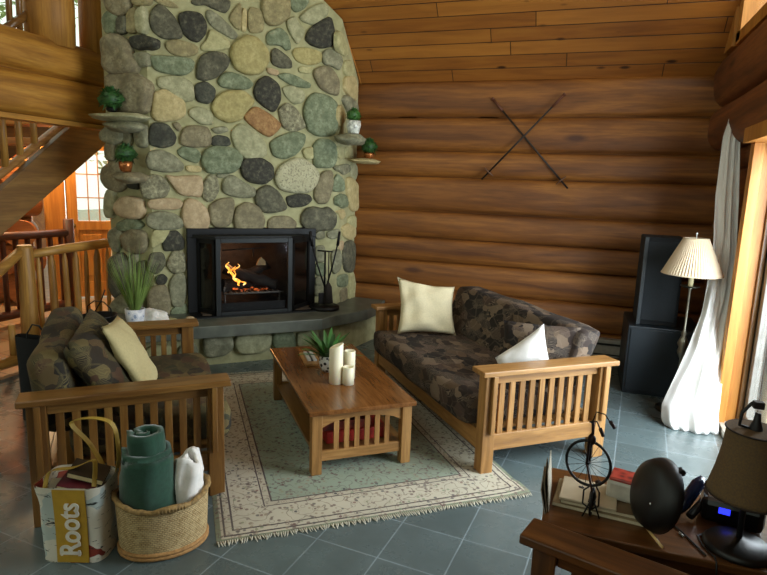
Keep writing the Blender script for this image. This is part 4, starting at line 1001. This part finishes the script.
def shade(r0,r1,z0,z1,inn=0):
    b=bmesh.new(); A=[];B=[]
    for k in range(ns):
        a=2*PI*k/ns; w=.004*(1 if k%2 else -1)
        A.append(b.verts.new(((r0+w-inn)*math.cos(a),(r0+w-inn)*math.sin(a),z0))); B.append(b.verts.new(((r1+w*.5-inn)*math.cos(a),(r1+w*.5-inn)*math.sin(a),z1)))
    for k in range(ns): b.faces.new([A[k],A[(k+1)%ns],B[(k+1)%ns],B[k]])
    return b
m._merge(shade(.208,.085,1.075,1.345)); m._merge(shade(.208,.085,1.075,1.345,.003)); m.tube([(.208*math.cos(2*PI*i/40),.208*math.sin(2*PI*i/40),1.077) for i in range(40)],.005,6,closed=True); m.tube([(.086*math.cos(2*PI*i/30),.086*math.sin(2*PI*i/30),1.343) for i in range(30)],.004,6,closed=True)
m.build('lamp_shade',SH.m,fl)
m=MB(); m.lathe([(0,1.10),(.012,1.11),(.03,1.16),(.025,1.2),(0,1.22)],12); m.tube([(0,0,1.2),(0,0,1.375)],.003,6); m.lathe([(0,1.37),(.009,1.378),(0,1.39)],8); 
for a in (0,2.1,4.2): m.tube([(0,0,1.33),(.084*math.cos(a),.084*math.sin(a),1.34)],.002,5)
m.build('bulb_and_harp',plain('frosted_bulb','#d8d4c8',.4),fl)
# ---------------------------------------------------------------- curtain
ROWS=[(2.274,.985,1.035,5.13),(2.10,.935,1.045,5.02),(1.66,.924,1.072,4.95),(1.30,.933,1.088,4.88),(1.0,.925,1.095,4.83),(.80,.905,1.097,4.80),(.58,.838,1.092,4.70),(.40,.765,1.055,4.60),(.26,.715,1.040,4.53),(.15,.672,1.035,4.49),(.04,.675,1.04,4.45),(.004,.70,1.04,4.44)]
def crow(z):
    for a,b_ in zip(ROWS,ROWS[1:]):
        if z>=b_[0]:
            s=(z-b_[0])/(a[0]-b_[0]); return [b_[i]*(1-s)+a[i]*s for i in range(1,4)]
    return ROWS[-1][1:]
def curt(a,b_):
    z=2.274*(1-b_)**1.0+.004*b_; x0,x1,y=crow(z); x=x0+(x1-x0)*a
    k=min(1,.35+b_); wz=noise.noise(Vector((a*1.6,b_*3.5,7))); f=(.020*math.sin(a*PI*5+3.2*wz+b_*2.0)+.012*math.sin(a*PI*11+5*wz))*k
    g=.05*math.sin(PI*a)*(1 if b_>.55 else .4)*b_
    w=.07*noise.noise(Vector((a*2.5,b_*5,3)))*b_+.03*noise.noise(Vector((a*7,b_*14,1)))*b_
    return Vector((x+.010*noise.noise(Vector((a*3,b_*9,0)))*b_,y-g+f*.8+w-.0,max(.004,z)))
m=MB(); m.grid(curt,70,90)
cur=tag(m.build('curtain',N('curtain_cloth').m),'long white curtain bunched beside the glass door, its hem on the floor','curtain')
CN=bpy.data.materials['curtain_cloth']; cb_=CN.node_tree.nodes['Principled BSDF']; cb_.inputs['Base Color'].default_value=hexc('#eceae6'); cb_.inputs['Roughness'].default_value=.9
sd=cur.modifiers.new('thickness','SOLIDIFY'); sd.thickness=.004; sd.offset=0
m=MB(); m.tube([(1.01,5.45,2.30),(.985,2.3,2.31)],.009,8); rod=m.build('curtain_rod',BLACK); tag(rod,'thin black curtain rod over the glass door','curtain rod')
m=MB()
for y in (5.30,3.4): m.tube([(1.0,y,2.30),(1.12,y,2.33)],.008,6)
m.build('bracket',BLACK,rod)
# ---------------------------------------------------------------- foreground: chair arm, end table and what stands on it
AM=frame((-.098,1.695,0),(.959,-.283,0),None,(0,0,1))
ac=thing('wooden_armchair','near wooden armchair with one flat arm showing beside the end table','armchair',tuple(AM.translation)); ac.rotation_euler=AM.to_euler()
m=MB(); m.box(0,0,.57,.92,.125,.602,.006); m.build('armrest',NEAR['X'],ac)
for x in (.035,.80): m=MB(); m.box(x,.03,0,x+.075,.10,.57,.004); m.build('leg',NEAR['Z'],ac)
m=MB(); m.box(.11,.05,.51,.80,.078,.57,.003); m.box(.11,.05,.13,.80,.08,.22,.003); m.build('side_rail',NEAR['X'],ac)
for i in range(8): cx=.17+i*.08; m=MB(); m.box(cx-.018,.055,.21,cx+.018,.07,.52,.002); m.build('slat',NEAR['Z'],ac)
softbox(.02,-.62,.22,.80,.035,.42,.05,.01,3).build('seat_cushion',plain('dark_red_cushion','#5a1a16',.85,0,.3,.2,40),ac)
m=MB(); m.box(.05,-.6,.12,.08,.04,.2,.003); m.build('front_rail',OAKD['Y'],ac)
for x in (.035,.80): m=MB(); m.box(x,-.72,0,x+.075,-.65,.57,.004); m.build('leg',OAKD['Z'],ac)
m=MB(); m.box(0,-.75,.57,.92,-.63,.602,.006); m.build('armrest',OAKD['X'],ac)
et=thing('end_table','brown oak end table crowded with papers and a lamp at the right','side table',(-.04,1.86,0))
m=MB(); m.box(0,0,.522,.98,.445,.55,.005); m.build('tabletop',NEAR['X'],et)
for x in (.02,.90):
    for y in (.02,.375): m=MB(); m.box(x,y,0,x+.05,y+.05,.522,.003); m.build('leg',NEAR['Z'],et)
m=MB(); m.box(.07,.03,.45,.90,.05,.522); m.box(.07,.395,.45,.90,.415,.522); m.box(.03,.07,.45,.05,.375,.522); m.build('apron',NEAR['X'],et)
ZT=.551
def flat(nm,cx,cy,z,w,h,t,rz,colr,lab,cat,grp=None,extra=None,rough=.6):
    o=thing(nm,lab,cat,(cx,cy,z),rz,grp)
    m=MB(); m.box(-w/2+.001,-h/2+.001,.0005,w/2-.001,h/2-.001,t-.0005); m.build('pages',plain('page_block','#c4b79a',.8,0,.08,0,90),o)
    m=MB(); m.box(-w/2,-h/2,t-.001,w/2,h/2,t); m.box(-w/2,-h/2,0,w/2,h/2,.001); m.box(-w/2,-h/2,0,-w/2+.002,h/2,t); m.build('cover',plain(nm+'_'+colr,colr,rough,0,.2,0,12),o)
    return o
flat('magazine',.165,2.085,ZT,.34,.19,.013,R(-5),'#8d7b5c','lowest brown magazine of the stack on the end table','magazine','magazines on the end table')
flat('magazine',.175,2.095,ZT+.0135,.31,.19,.012,R(-3),'#6d573c','middle magazine of the stack on the end table','magazine','magazines on the end table')
lap=thing('tablet','pale closed tablet with a dark fruit mark on top of the magazines','tablet',(.10,2.085,ZT+.0262),R(-4))
m=MB(); m.box(-.085,-.085,0,.105,.085,.010,.003); m.build('casing',plain('pale_casing','#b8a88c',.4,0,.05),lap)
m=MB(); m.blob((0.003,0,0),(.008,.009,.0012),sub=2,amp=.0); m.blob((-.004,.001,0),(.006,.008,.0012),sub=2,amp=0); m.blob((.004,.012,0),(.0018,.004,.0008),sub=1,amp=0)
m.build('fruit_mark',BLK,lap,M=Matrix.Translation((-.018,.02,.0104)))
m=MB()
for k in range(3):
    F=frame((-.034+.006*k,1.93+.01*k,.552),(.05,1,0),None,(1,0,.22-.06*k))
    m=MB(); m.box(0,0,0,.20,.09+.025*k,.0025,M=F); o=m.build('leaflet',plain('leaflet_%d'%k,('#8f8570','#7f735c','#a39a86')[k],.6,0,.1)); tag(o,('outermost pale leaflet propped at the left end of the magazine stack','brown tinted leaflet second from the outside of the magazine stack','tallest white leaflet nearest the magazine stack')[k],'leaflet','leaflets beside the magazines')
# tub with patterned red lid
tu=thing('plastic_tub','pale plastic tub with a red patterned lid behind the black dish','tub',(.235,2.115,ZT+.0262),R(-12))
m=MB(); m.box(-.062,-.05,0,.075,.05,.075,.014); m.build('tub_body',plain('milky_plastic','#c9c3b4',.3),tu)
RL=N('red_lid_print'); w=RL.n('ShaderNodeTexVoronoi'); w.inputs['Scale'].default_value=30; RL.l(RL.co(),w.inputs['Vector']); RL.col(RL.ramp(w.outputs['Distance'],[(.2,'#4a2324'),(.4,'#a33a2e'),(.65,'#b5493a')])); RL.set(Roughness=.3)
m=MB(); m.box(-.055,-.046,.07,.069,.046,.083,.005); m.build('lid',RL.m,tu)
# black domed dish standing on edge
ax=Vector((-.90,-.36,.25)).normalized(); sd_=ax.cross(Vector((0,0,1))).normalized(); DM=frame((.298,1.985,ZT+.124),sd_,None,ax)
di=thing('black_dish','black domed dish standing on edge in the middle of the end table','dish',tuple(DM.translation)); di.rotation_euler=DM.to_euler()
m=MB(); m.lathe([(.120,-.03),(.123,-.024),(.119,-.012),(.108,.010),(.08,.026),(.045,.036),(0,.04)],40); m.lathe([(.124,-.03),(.106,.004),(.08,.02),(.045,.030),(0,.034)],40); m.build('dish_shell',plain('black_plastic','#040404',.5),di)
m=MB(); m.blob((0,0,0),(.004,.004,.002),sub=1); m.build('white_dot',plain('white_dot','#f0f0f0',.4),di,M=Matrix.Translation((-.06,.012,.033)))
m=MB(); m.tube([(-.03,-.112,-.04),(-.05,-.110,-.04)],.012,6); m.build('stand_foot',BLK,di)
# blue bottle lying, pen, cap
m=MB(); m.tube([(.405,2.10,ZT+.022),(.425,2.12,ZT+.042),(.47,2.17,ZT+.10),(.485,2.185,ZT+.12)],[.017,.022,.022,.010],14); tag(m.build('bottle',plain('dark_blue_plastic','#0f1f3c',.2)),'dark blue bottle leaning between the black dish and the table lamp','bottle')
m=MB(); m.tube([(.440,2.085,ZT+.016),(.50,2.16,ZT+.06)],.014,10); tag(m.build('remote_control',plain('black_remote','#121316',.35)),'slim black remote leaning under the dark blue bottle','remote')
m=MB(); m.tube([(.295,1.965,ZT+.006),(.331,1.869,ZT+.006)],.0045,8); tag(m.build('pencil',plain('pale_pencil','#d9b777',.4)),'pale pencil lying on the table in front of the black dish','pencil')
m=MB(); m.tube([(.395,1.985,ZT+.004),(.405,1.965,ZT+.004)],.004,8); tag(m.build('pen_cap',plain('silver_cap','#a8a8a0',.3,.6)),'tiny silver cap lying beside the lamp base','pen cap')
# clock radio
ck=thing('clock_radio','black clock radio with a blue lit display behind the table lamp','clock radio',(.57,2.14,ZT),R(-10))
m=MB(); m.box(-.09,-.055,0,.10,.065,.085,.02); m.build('clock_body',plain('black_gloss','#0a0a0c',.3),ck)
BL=N('blue_display'); BL.col('#000010'); BL.b.inputs['Emission Color'].default_value=(.02,.03,1,1); BL.set(Emission_Strength=2.5)
m=MB(); m.box(-.036,-.058,.045,-.002,-.055,.065); m.build('display',BL.m,ck)
# table lamp
tlp=thing('table_lamp','brown fabric table lamp with a black base at the right edge','lamp',(.56,1.965,ZT))
m=MB(); m.lathe([(0,0),(.098,0),(.102,.008),(.09,.022),(.04,.03),(.014,.04),(0,.04)],32); m.build('base',plain('black_lamp_base','#15120f',.4,.2),tlp)
m=MB(); m.lathe([(.009,.035),(.009,.2),(.014,.21),(.009,.22),(.008,.40),(0,.40)],14); m.build('stem',BLK,tlp)
def mshade():
    n=N('burlap_shade'); a=n.noise(n.co((1,1,1)),180,2); n.col(n.ramp(a,[(.35,'#584530'),(.65,'#66502f')])); n.bump(a,.5,.002); return n.set(Roughness=.95)
m=MB(); m.lathe([(.112,.185),(.108,.20),(.094,.26),(.083,.33),(.078,.395),(.080,.402)],36); m.lathe([(.109,.187),(.091,.26),(.080,.33),(.075,.40)],36); m.build('lamp_shade',mshade(),tlp)
for r,z in ((.112,.187),(.080,.400)): m=MB(); m.tube([(r*math.cos(2*PI*i/36),r*math.sin(2*PI*i/36),z) for i in range(36)],.003,6,closed=True); m.build('shade_trim',plain('dark_trim','#2a1d12',.8),tlp)
m=MB(); m.lathe([(.018,.36),(.018,.41),(.011,.43),(.008,.455),(0,.455)],14); m.tube([(-.005,0,.40),(-.045,0,.41),(-.043,0,.45),(-.02,.0,.485),(.0,0,.485)],.005,6); m.box(-.018,-.012,.47,.012,.012,.492,.003)
m.build('socket_and_harp',BLK,tlp)
m=MB(); m.tube([(.372,2.05,ZT+.003),(.412,1.979,ZT+.003),(.444,1.906,ZT+.003),(.455,1.88,ZT+.003)],.003,6); m.tube([(.52,2.05,ZT+.012),(.45,1.99,ZT+.003),(.455,1.94,ZT+.003),(.48,1.88,ZT+.003),(.482,1.862,ZT-.002),(.484,1.852,ZT-.03),(.484,1.852,.2)],.003,6)
tag(m.build('power_cord',BLK),'black power cord trailing over the front edge of the end table','cord')
# bicycle sculpture
RUST=plain('rusted_iron','#2e1a12',.6,.6,.4,0,40)
by=thing('bicycle_sculpture','rusty wire bicycle sculpture rearing up on the magazines','sculpture',(.118,1.985,ZT+.0002))
wc=Vector((-.025,.012,.185)); wn=Vector((-.35,-.9,.12)).normalized(); e1=wn.cross(Vector((0,0,1))).normalized(); e2=wn.cross(e1).normalized()
def wheel(c,r,e1,e2,ns,parent,tr=.005):
    m=MB(); m.tube([c+(e1*math.cos(2*PI*i/40)+e2*math.sin(2*PI*i/40))*r for i in range(40)],tr,8,closed=True); o=m.build('wheel',IRON,parent)
    m=MB()
    for i in range(ns): a=2*PI*i/ns; m.tube([c,c+(e1*math.cos(a)+e2*math.sin(a))*r],.0009,4)
    m.tube([c-e1.cross(e2)*.012,c+e1.cross(e2)*.012],.006,8); m.build('spokes',IRON,o)
wheel(wc,.076,e1,e2,16,by)
m=MB()
m.tube([wc+wn*.012,wc+wn*.012+Vector((0,0,.10)),Vector((-.02,.0,.30)),Vector((-.024,-.005,.345))],.0045,8); m.tube([wc-wn*.012,wc-wn*.012+Vector((0,0,.10)),Vector((-.02,.0,.30))],.0045,8); m.blob((-.018,.0,.275),(.011,.011,.018),sub=2,amp=0)
m.tube([wc+wn*.012,Vector((-.005,-.01,.10)),Vector((.0,-.01,.03))],.004,8); m.build('fork',RUST,by)
m=MB(); m.tube([(-.024,-.005,.335),(-.035,-.02,.345),(-.012,-.02,.35),(.0,-.02,.325)],.0025,6); m.tube([(-.024,-.005,.345),(-.015,.01,.372),(.012,.01,.368),(.032,.0,.345)],.0025,6); m.build('handlebar',IRON,by)
for a,b_ in (((-.0,-.02,.328),(.012,-.02,.302)),((.030,.0,.350),(.046,.0,.328))): m=MB(); m.tube([a,b_],.006,8); m.build('grip',RUST,by)
m=MB(); m.tube([(-.005,-.01,.12),(-.03,.0,.09),(-.03,0,.04),(-.005,-.01,.03)],.003,6); m.tube([(.005,-.01,.12),(.02,0,.09),(.022,0,.04),(.0,-.01,.03)],.003,6); m.blob((0,0,.07),(.012,.012,.035),sub=2,amp=.3); m.tube([(-.005,-.01,.06),(-.028,-.02,.003)],.003,6); m.tube([(.005,-.01,.06),(.028,-.015,.003)],.003,6); m.tube([(0,.0,.05),(.0,.04,.003)],.003,6)
m.build('frame',IRON,by)
wheel(Vector((.0,.005,.05)),.045,Vector((.15,.98,0)).normalized(),Vector((0,0,1)),10,by,.004)
m=MB(); m.blob((.015,.01,.12),(.012,.02,.006),sub=2,amp=.1); m.build('saddle',RUST,by)
# ---------------------------------------------------------------- gallery, stairs and hall on the left
m=MB(); logs(m,'Y',-4.36,-1.5,4.55,[2.10,2.45,2.76],1,bulge=.13,seed=41,back=.10); m.box(-4.46,-1.5,2.06,-4.28,4.5,2.10)
struct(m.build('wall_loft',wood('gallery_log_wood','#74481a','#b07a2c','#cf9c45','Y',rough=.5,scale=.5,bump=.3,knots=.6)))
m=MB(); m.tube([(-4.42,4.02,2.70+.35*i) for i in range(11)],[.19+.008*math.sin(i*2) for i in range(11)],18); struct(m.build('trim_1',LOG['Z']))
m=MB(); m.tube([(-4.36,4.42,2.72+.35*i) for i in range(11)],[.11+.006*math.sin(i*2+1) for i in range(11)],14); struct(m.build('trim_2',LOG['Z']))
m=MB(); m.box(-11,-1.5,2.62,-4.46,3.2,2.74); m.box(-11,5.6,2.62,-4.46,9.5,2.74); m.box(-11,3.2,2.62,-6.0,5.6,2.74); struct(m.build('ceiling_hall',PINE['Y']))
lr=thing('gallery_railing','upper gallery railing of dark upright poles beside the log post','railing',(-4.5,3.4,2.74))
for y in (2.9,3.1,3.3,3.49,3.60,3.71,3.80):
    m=MB(); m.tube([(0,y-3.4,0),(0.01,y-3.4,.4),(0,y-3.4,.9)],[.022,.025,.02],8); m.build('baluster',OAKD['Z'],lr)
m=MB(); m.tube([(0,-.9,.9),(0,.55,.9)],.04,10); m.build('top_rail',OAKD['Y'],lr); m=MB(); m.tube([(.02,.22,.0),(.02,.50,.22)],.035,8); m.build('brace',OAKD['Y'],lr)
m=MB(); m.tube([(-2.50,5.345,3.275),(-2.37,5.43,3.19),(-2.345,5.6,3.03),(-2.33,5.79,2.84),(-2.31,5.9,2.68)],.006,6); struct(m.build('trim_3',PINE['Y']))
# main railing in front of the hall
rl=thing('log_railing','peeled log railing with a stout newel post left of the chimney','railing',(-4.38,3.6,0))
m=MB(); m.tube([(0,0,.0),(0,0,.3),(0,.005,.7),(0,0,1.02),(0,0,1.05)],[.066,.070,.064,.062,.055],16); m.build('newel_post',POLE['Z'],rl)
m=MB(); m.tube([(0,.05,.965),(0,.4,.985),(0,.95,.995),(0,1.15,.99)],[.036,.042,.046,.04],12); m.build('top_rail',POLE['Y'],rl)
m=MB(); m.tube([(0,.0,.10),(0,1.1,.10)],.045,12); m.tube([(0,-1.6,.10),(0,-.05,.10)],.05,12); m.build('bottom_rail',POLE['Y'],rl)
m=MB(); m.tube([(0,-.04,1.0),(0,-.3,.82),(0,-.9,.40)],[.04,.045,.045],12); m.build('handrail',POLE['Y'],rl)
for k,(y,r) in enumerate(((3.72,.020),(3.85,.030),(3.99,.024),(4.11,.028),(4.23,.020),(4.36,.030),(4.49,.018))):
    m=MB(); yy=y-3.6; m.tube([(0,yy,.11),(.01*math.sin(k),yy,.45),(0,yy,.88),(0,yy,.93),(0,yy,.97)],[r*.9,r*1.1,r,r*.6,r*.45],10); m.build('baluster',POLE['Z'],rl)
for k,y in enumerate((3.43,3.28,3.1)):
    m=MB(); yy=y-3.6; m.tube([(0,yy,.11),(0,yy,.5+.55*yy)],.026,10); m.build('baluster',POLE['Z'],rl)
r2=thing('stair_landing_railing','dark brown railing with a square topped post deeper in the hall','railing',(-5.76,5.33,0))
DK={a:wood('red_brown_pole_'+a,'#3a1c0c','#5e3016','#7a4522',a,rough=.5) for a in 'YZ'}
m=MB(); m.tube([(0,0,0),(0,0,1.12)],.058,14); m.build('newel_post',DK['Z'],r2)
m=MB(); m.tube([(0,-1.6,.98),(0,-.04,.96)],.045,12); m.build('top_rail',DK['Y'],r2); m=MB(); m.tube([(0,-1.6,.12),(0,-.04,.12)],.05,12); m.build('bottom_rail',DK['Y'],r2)
for k in range(10): y=-.12-.145*k; m=MB(); m.tube([(0,y,.12),(0,y,.94)],.028,8); m.build('baluster',DK['Z'],r2)
# staircase climbing to the gallery
st=thing('log_staircase','open wooden staircase climbing to the gallery under the big logs','staircase',(-4.62,3.6,0))
SG=wood('stringer_wood','#4d3418','#7a5628','#94703a','Y',rough=.5,scale=.5)
for x in (0,-1.0):
    m=MB(); F=frame((x-.04,0,0),(0,1,0),None,(1,0,0))
    pts=[(-1.75,-.08),(1.22,2.00),(1.50,2.12),(1.50,2.24),(.90,2.24),(.74,2.09),(-1.75,.12)]
    m.prism([(p[0],p[1]) for p in pts][::-1],.08,frame((x-.04,0,0),(0,1,0),(0,0,1),(1,0,0)),bev=.008); m.build('stringer',SG,st)
for k in range(10):
    y=-1.45+k*.27; z=.46+(y+1.45)*.76
    m=MB(); m.box(-.96,y,z,-.04,y+.27,z+.06,.006); m.build('tread',PINE['X'],st)
m=MB(); m.tube([(.02,-1.0,1.22),(.02,.0,1.62),(.02,.66,2.10)],.035,10); m.build('lower_rail',OAK['Y'],st)
for k in range(7):
    y=-.55+.145*k+.03; m=MB(); m.tube([(.02,y,1.62+.65*y-.02*k*0),(.02,y,2.40)],.028,8); m.build('baluster',POLE['Z'],st)
# hall walls with glazed door
HW=-8.68
def hp(t,d,z): n=HW+d; return Vector(((t+n)/S2,(t-n)/S2,z))
HM=Matrix.Translation(hp(0,0,0))@Matrix.Rotation(PI/4,4,'Z')
hw=wood('warm_hall_log','#7a4420','#b06c36','#c98848','X',rough=.5,scale=.5,bump=.3,knots=.6)
m=MB(); logs(m,'X',.0,-4.5,-.75,[0,.36,.74,1.08,1.45,1.82,2.2,2.62],-1,bulge=.10,seed=61); logs(m,'X',.0,.75,3.2,[0,.36,.74,1.08,1.45,1.82,2.2,2.62],-1,bulge=.10,seed=63); m.box(-.75,-.05,2.14,.75,.2,2.62)
for z in (.18,.9,1.62): m.tube([(-.85,-.32,z),(-.85,.1,z)],.17,16)
for z in (.55,1.26): m.tube([(-.62-.40,-.25,z),(-.3-.40,.0,z)],.16,16)
o=struct(m.build('wall_hall',hw)); o.matrix_world=HM
m=MB()
m.box(-.60,-.03,0,-.36,.16,2.14,.005); m.box(.52,-.03,0,.75,.16,2.14,.005); m.box(-.60,-.04,2.08,.75,.16,2.20,.005)
d=struct(m.build('door_2',PINE['Z'])); d.matrix_world=HM
m=MB(); m.box(-.35,0,.02,-.22,.05,2.07,.004); m.box(.43,0,.02,.51,.05,2.07,.004); m.box(-.22,0,.02,.43,.05,.22,.003); m.box(-.22,0,.92,.43,.05,1.04,.003); m.box(-.22,0,1.96,.43,.05,2.07,.003)
m.box(-.22,.02,.22,.43,.035,.92); m.box(-.17,.005,.30,.05,.03,.86,.008); m.box(.12,.005,.30,.38,.03,.86,.008)
for i in range(1,5): x=-.22+.65*i/5; m.box(x-.007,.01,1.04,x+.007,.04,1.96)
for z in (1.345,1.65): m.box(-.22,.01,z-.007,.43,.04,z+.007)
struct(m.build('door_panel',PINE['Z'],d)); m=MB(); m.box(-.22,.022,1.04,.43,.028,1.96); struct(m.build('door_pane',GLASS,d))
m=MB(); m.blob((-.28,-.04,.98),(.02,.02,.02),sub=2,amp=0); m.lathe([(0,-.0),(.03,0),(.03,.006),(0,.006)],16,Matrix.Translation((-.28,0,.98))@Matrix.Rotation(PI/2,4,'X')); struct(m.build('door_knob',plain('brass','#8a6a30',.3,.8),d))
wj=thing('hanging_coat','pale coat hanging beside the glazed hall door','coat',tuple(hp(.30,.10,0)),PI/4)
m=MB(); m.grid(lambda a,b_: Vector(((.06+.10*b_**.5)*math.cos(2*PI*a),(.03+.02*b_)*math.sin(2*PI*a)+.01*math.sin(a*30),1.02-.55*b_)),28,12,closeu=True); m.blob((0,0,1.0),(.06,.035,.05),sub=2); m.build('coat_body',plain('pale_coat','#d8c9b4',.9),wj)
m=MB(); m.box(-12,-1.5,0,-10.9,9.5,2.62); struct(m.build('wall_left',hw))
# foliage outside
def tree(nm,lab,c,r,n,seed,mat=PLANT,trunk=True):
    t=thing(nm,lab,'tree',c); rnd=random.Random(seed)
    if trunk: m=MB(); m.tube([(0,0,0),(.05,0,r),(0,0,r*2)],[.14,.11,.07],10); m.build('trunk',plain('bark','#4a3d2c',.9),t)
    m=MB()
    for k in range(n):
        a=rnd.uniform(0,2*PI); zz=rnd.uniform(-1,1); q=Vector((math.sqrt(1-zz*zz)*math.cos(a),math.sqrt(1-zz*zz)*math.sin(a),zz))*r*rnd.uniform(.3,1)
        leaf(m,q+Vector((0,0,2.0*r)),(rnd.uniform(-1,1),rnd.uniform(-1,1),rnd.uniform(-.6,.6)),.26,.09,.2,n=3)
    m.build('foliage',mat,t)
LG=plain('brightened_leaves','#9fb070',.6,0,.2)  # outdoor brightness is put into this pale leaf colour
tree('garden_tree','leafy tree outside the hall door',(-13.5,15.5,-1),2.2,900,2,LG); tree('garden_tree','leafy tree seen through the gallery window',(-19,13.5,-.2),4.2,2600,5,LG)
m=MB(); m.box(-25,-5,-.3,20,30,-.2); struct(m.build('ground',plain('pale_gravel','#a8a898',.9)))
# ---------------------------------------------------------------- light
w=bpy.data.worlds.new('daylight'); sc.world=w; w.use_nodes=True; bg_=w.node_tree.nodes['Background']; bg_.inputs[0].default_value=(.86,1.0,.86,1); bg_.inputs[1].default_value=1.3
def area(nm,loc,dirn,sx,sy,e,c):
    l=bpy.data.lights.new(nm,'AREA'); l.shape='RECTANGLE'; l.size=sx; l.size_y=sy; l.energy=e; l.color=c
    o=link(bpy.data.objects.new(nm,l)); o.location=loc; o.rotation_euler=Vector(dirn).to_track_quat('-Z','Y').to_euler(); return o
area('door_daylight',(1.75,3.4,1.35),(-1,.18,-.25),1.9,1.9,260,(.80,.91,1))
area('gable_daylight',(1.8,3.7,4.3),(-1,.25,-.2),2.6,2.6,110,(1,.95,.80))
area('hall_door_daylight',hp(.1,-.45,1.6),(1,-1,-.3),.9,1.2,25,(1,.95,.85))
def point(nm,loc,e,c,r=.1):
    l=bpy.data.lights.new(nm,'POINT'); l.energy=e; l.color=c; l.shadow_soft_size=r; o=link(bpy.data.objects.new(nm,l)); o.location=loc
point('hall_warm_fill',(-6.3,5.3,2.3),120,(1,.70,.38),.12)  # added warm fill that turns the hall orange, without any fixture
point('fire_glow',tuple(fp(1.12,.02,.90)),3.2,(1,.45,.15),.03)
# ---------------------------------------------------------------- camera
F_=580.5; PT=R(10.0); RO=R(2.085); YAW=R(18.57)
fh=Vector((-math.sin(YAW),math.cos(YAW),0)); rt0=Vector((math.cos(YAW),math.sin(YAW),0)); Z=Vector((0,0,1))
fw=fh*math.cos(PT)-Z*math.sin(PT); up0=fh*math.sin(PT)+Z*math.cos(PT)
rt=rt0*math.cos(RO)+up0*math.sin(RO); up=up0*math.cos(RO)-rt0*math.sin(RO)
cd=bpy.data.cameras.new('camera'); cd.sensor_width=36; cd.lens=F_/767*36; cd.clip_start=.05
cam=link(bpy.data.objects.new('camera',cd)); Mx=Matrix((rt,up,-fw)).transposed().to_4x4(); Mx.translation=(0,0,1.65); cam.matrix_world=Mx; sc.camera=cam
sc.view_settings.view_transform='Standard'; sc.view_settings.look='None'; sc.view_settings.exposure=0; sc.view_settings.gamma=1; sc.view_settings.use_curve_mapping=False
